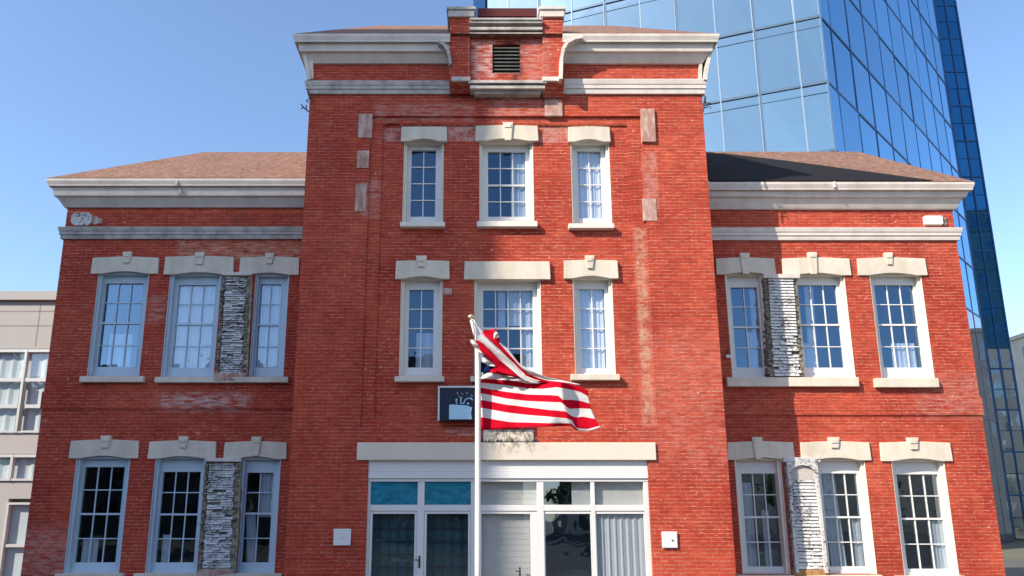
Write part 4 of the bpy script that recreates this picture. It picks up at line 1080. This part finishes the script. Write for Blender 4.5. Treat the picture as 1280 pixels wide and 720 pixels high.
# ------------------------------------------------------------------ across the street (what the facade mirrors and what shades it)
sd_ = Vector((-math.sin(R(54)), -math.cos(R(54))))            # horizontally towards the sun
nn = Vector((-sd_.y * -1, 0))                                   # placeholder, replaced below
nn = Vector((-.588, .809))
EL = R(35)
edge = Vector((AX(618, 600, .0), 0))
TD = 40.0
Y0 = -24.0
def footprint(n0, n1, L):
    xs = [(.809 * Y0 - n - .588 * edge.x * 0 - (-.588 * edge.x + .809 * 0)) / .588 for n in (n0, n1)]
    a, b = Vector((xs[1], Y0)), Vector((xs[0], Y0))
    return [a, a + sd_ * L, b + sd_ * L, b]
def sunblock(label, n0, n1, H, L=14):
    """office block: street front parallel to the street, flanks running back at an angle"""
    fp = footprint(n0, n1, L); c = sum(fp, Vector((0, 0))) / 4
    e = empty('office_block', (c.x, c.y, 0)); tag(e, label, 'office block')
    def slab(g, z0, z1):
        m = MB(); q = [(p - c) + (p - c).normalized() * g for p in fp]
        m.hexa([(p.x, p.y, z0) for p in q] + [(p.x, p.y, z1) for p in q]); return m
    slab(0, 0, H).build('wall', M['office'], e)
    for f in range(int(H / 3.4)): slab(.03, f * 3.4 + 1.1, f * 3.4 + 2.7).build('window_band', M['glass_opaque'], e)
kz = math.tan(EL) / .588
sunblock('tall grey office block across the street', 0, 3.0, 14.5 + kz * (0 - Y0))
sunblock('lower grey office block with banded windows across the street', 3.02, 8.2, AZ(223, W - .35) - .06 + kz * (W - .35 - Y0))
tagged_box_building('terrace_row', 'long dark grey terrace across the street behind the trees', 'building', -62, 4, -66, -52, 16, 'office', 4, 16, 'glass_opaque', (.45, .5), 0, 'back')
tagged_box_building('stone_block', 'pale commercial block diagonally opposite', 'building', 8, 60, -64, -52, 6, 'stone', 2, 14, 'glass_opaque', (.5, .5), 0, 'back')

def tree(x, y, h, label, grp='street trees opposite'):
    e = empty('street_tree', (x, y, 0)); tag(e, label, 'tree', grp)
    t = MB().tube([(0, 0, 0), (.1, 0, h * .25), (0, .1, h * .5), (.1, .1, h * .8)], .22, 8, .06)
    for k in range(7):
        a_ = k * 2.4; z = h * (.3 + .07 * k); t.tube([(0, 0, z), (math.cos(a_) * h * .15, math.sin(a_) * h * .15, z + h * .1), (math.cos(a_) * h * .24, math.sin(a_) * h * .24, z + h * .22)], .07, 5, .02)
    t.build('trunk', M['bark'], e, smooth=True)
    c = MB(); cl = [(random.gauss(0, h * .16), random.gauss(0, h * .16), h * random.uniform(.42, .95), random.uniform(.5, 1.1)) for _ in range(34)]
    for _ in range(3800):
        q_ = random.choice(cl); v = Vector((random.gauss(0, 1), random.gauss(0, 1), random.gauss(0, .8))).normalized() * q_[3] * random.uniform(.5, 1.0)
        p = Vector(q_[:3]) + v; a_ = Vector((random.uniform(-1, 1), random.uniform(-1, 1), random.uniform(-1, 1))) * .13; b_ = Vector((random.uniform(-1, 1), random.uniform(-1, 1), random.uniform(-1, 1))) * .13
        c.face([p - a_, p + b_, p + a_, p - b_])
    c.build('crown', M['leafdark'], e, fix=False)
for i, (x, y, h, lb) in enumerate(((-15, -34, 8.0, 'tall leafy street tree opposite the left wing'), (-8, -36, 6.2, 'short leafy street tree opposite the left windows'), (1, -35, 6.4, 'leafy street tree opposite the doors'),
        (7, -33, 6.2, 'full leafy street tree opposite the right side of the doors'), (15, -35, 5.6, 'large leafy street tree opposite the right wing'), (22, -34, 5.0, 'leafy street tree opposite the far right windows'))):
    tree(x, y, h, lb)

for x, y, h, lb in ((34, 13, 8, 'dark leafy tree beyond the right edge near the glass tower'), (40, 17, 9, 'larger dark tree beyond the right edge near the glass tower'), (47, 22, 9, 'farthest dark tree beyond the right edge near the glass tower')):
    tree(x, y, h, lb, None)
tagged_box_building('stone_sky_blocker', 'tall pale slab added unseen at the far right to block sky light', 'building', 50, 90, -50, 4, 45, 'stone', 11, 12, 'glass_opaque', (.5, .5), 0, 'back left')  # added out of view to block sky light; mirrored in the end facet
tagged_box_building('panel_sky_blocker', 'tall grey slab added unseen at the far left to block sky light', 'building', -96, -66, -60, -2, 45, 'office', 11, 12, 'glass_opaque', (.5, .5), 0, 'right')  # added out of view to cut sky light and deepen the shade
# ------------------------------------------------------------------ ground
def sheet(name, x0, x1, y0, y1, z, mat):
    return tag(MB().face([(x0, y0, z), (x1, y0, z), (x1, y1, z), (x0, y1, z)]).build(name, M[mat], None, fix=False), kind='structure')
sheet('ground', -1500, 1500, -1500, 1500, -.02, 'ground')
sheet('forecourt', -60, 60, -12, 20, 0.0, 'concrete')
tag(MB().box(-60, 60, -12.2, -12, -.12, .004).build('kerb', M['concrete']), kind='structure')
sheet('road', -300, 300, -28, -12.2, -.012, 'asphalt')
m = MB()
for k in range(-20, 20): m.face([(k * 6, -20.1, -.008), (k * 6 + 3, -20.1, -.008), (k * 6 + 3, -19.95, -.008), (k * 6, -19.95, -.008)])
tag(m.build('road_marking', M['linepaint'], None, fix=False), kind='structure')
sheet('pavement', -300, 300, -46, -28, -.006, 'asphalt')

# ------------------------------------------------------------------ light
w = bpy.data.worlds.new('World'); S.world = w; w.use_nodes = True
nt = w.node_tree; nt.nodes.clear()
sky = nt.nodes.new('ShaderNodeTexSky'); sky.sky_type = 'NISHITA'; sky.sun_disc = False
sky.sun_elevation = EL; sky.sun_rotation = math.atan2(sd_.x, sd_.y) % (2 * math.pi)
sky.altitude = 100; sky.air_density = 1.0; sky.dust_density = 0.7; sky.ozone_density = 3.0
bg = nt.nodes.new('ShaderNodeBackground'); bg.inputs[1].default_value = .195
wo = nt.nodes.new('ShaderNodeOutputWorld'); nt.links.new(sky.outputs[0], bg.inputs[0]); nt.links.new(bg.outputs[0], wo.inputs[0])
sl_ = bpy.data.lights.new('sun', 'SUN'); sl_.energy = 5.0; sl_.angle = R(.35); sl_.color = (1, .88, .71)
so = bpy.data.objects.new('sun', sl_); COL.objects.link(so)
sv = Vector((sd_.x * math.cos(EL), sd_.y * math.cos(EL), math.sin(EL)))
so.rotation_euler = sv.to_track_quat('Z', 'Y').to_euler(); so.location = (-20, -20, 30)

# ------------------------------------------------------------------ camera
cam = bpy.data.cameras.new('camera'); co = bpy.data.objects.new('camera', cam); COL.objects.link(co)
co.location = (0, CY, CZ); co.rotation_euler = (R(90) + TH, 0, 0)
cam.sensor_width = 36; cam.lens = 36 * F / 1280
cam.shift_x = (640 - PX) / 1280; cam.shift_y = -(360 - PY) / 1280
cam.clip_end = 3000; cam.clip_start = .05
S.camera = co
S.view_settings.view_transform = 'Standard'; S.view_settings.look = 'None'; S.view_settings.exposure = .55; S.view_settings.gamma = 1
S.render.resolution_x = 1024; S.render.resolution_y = 576
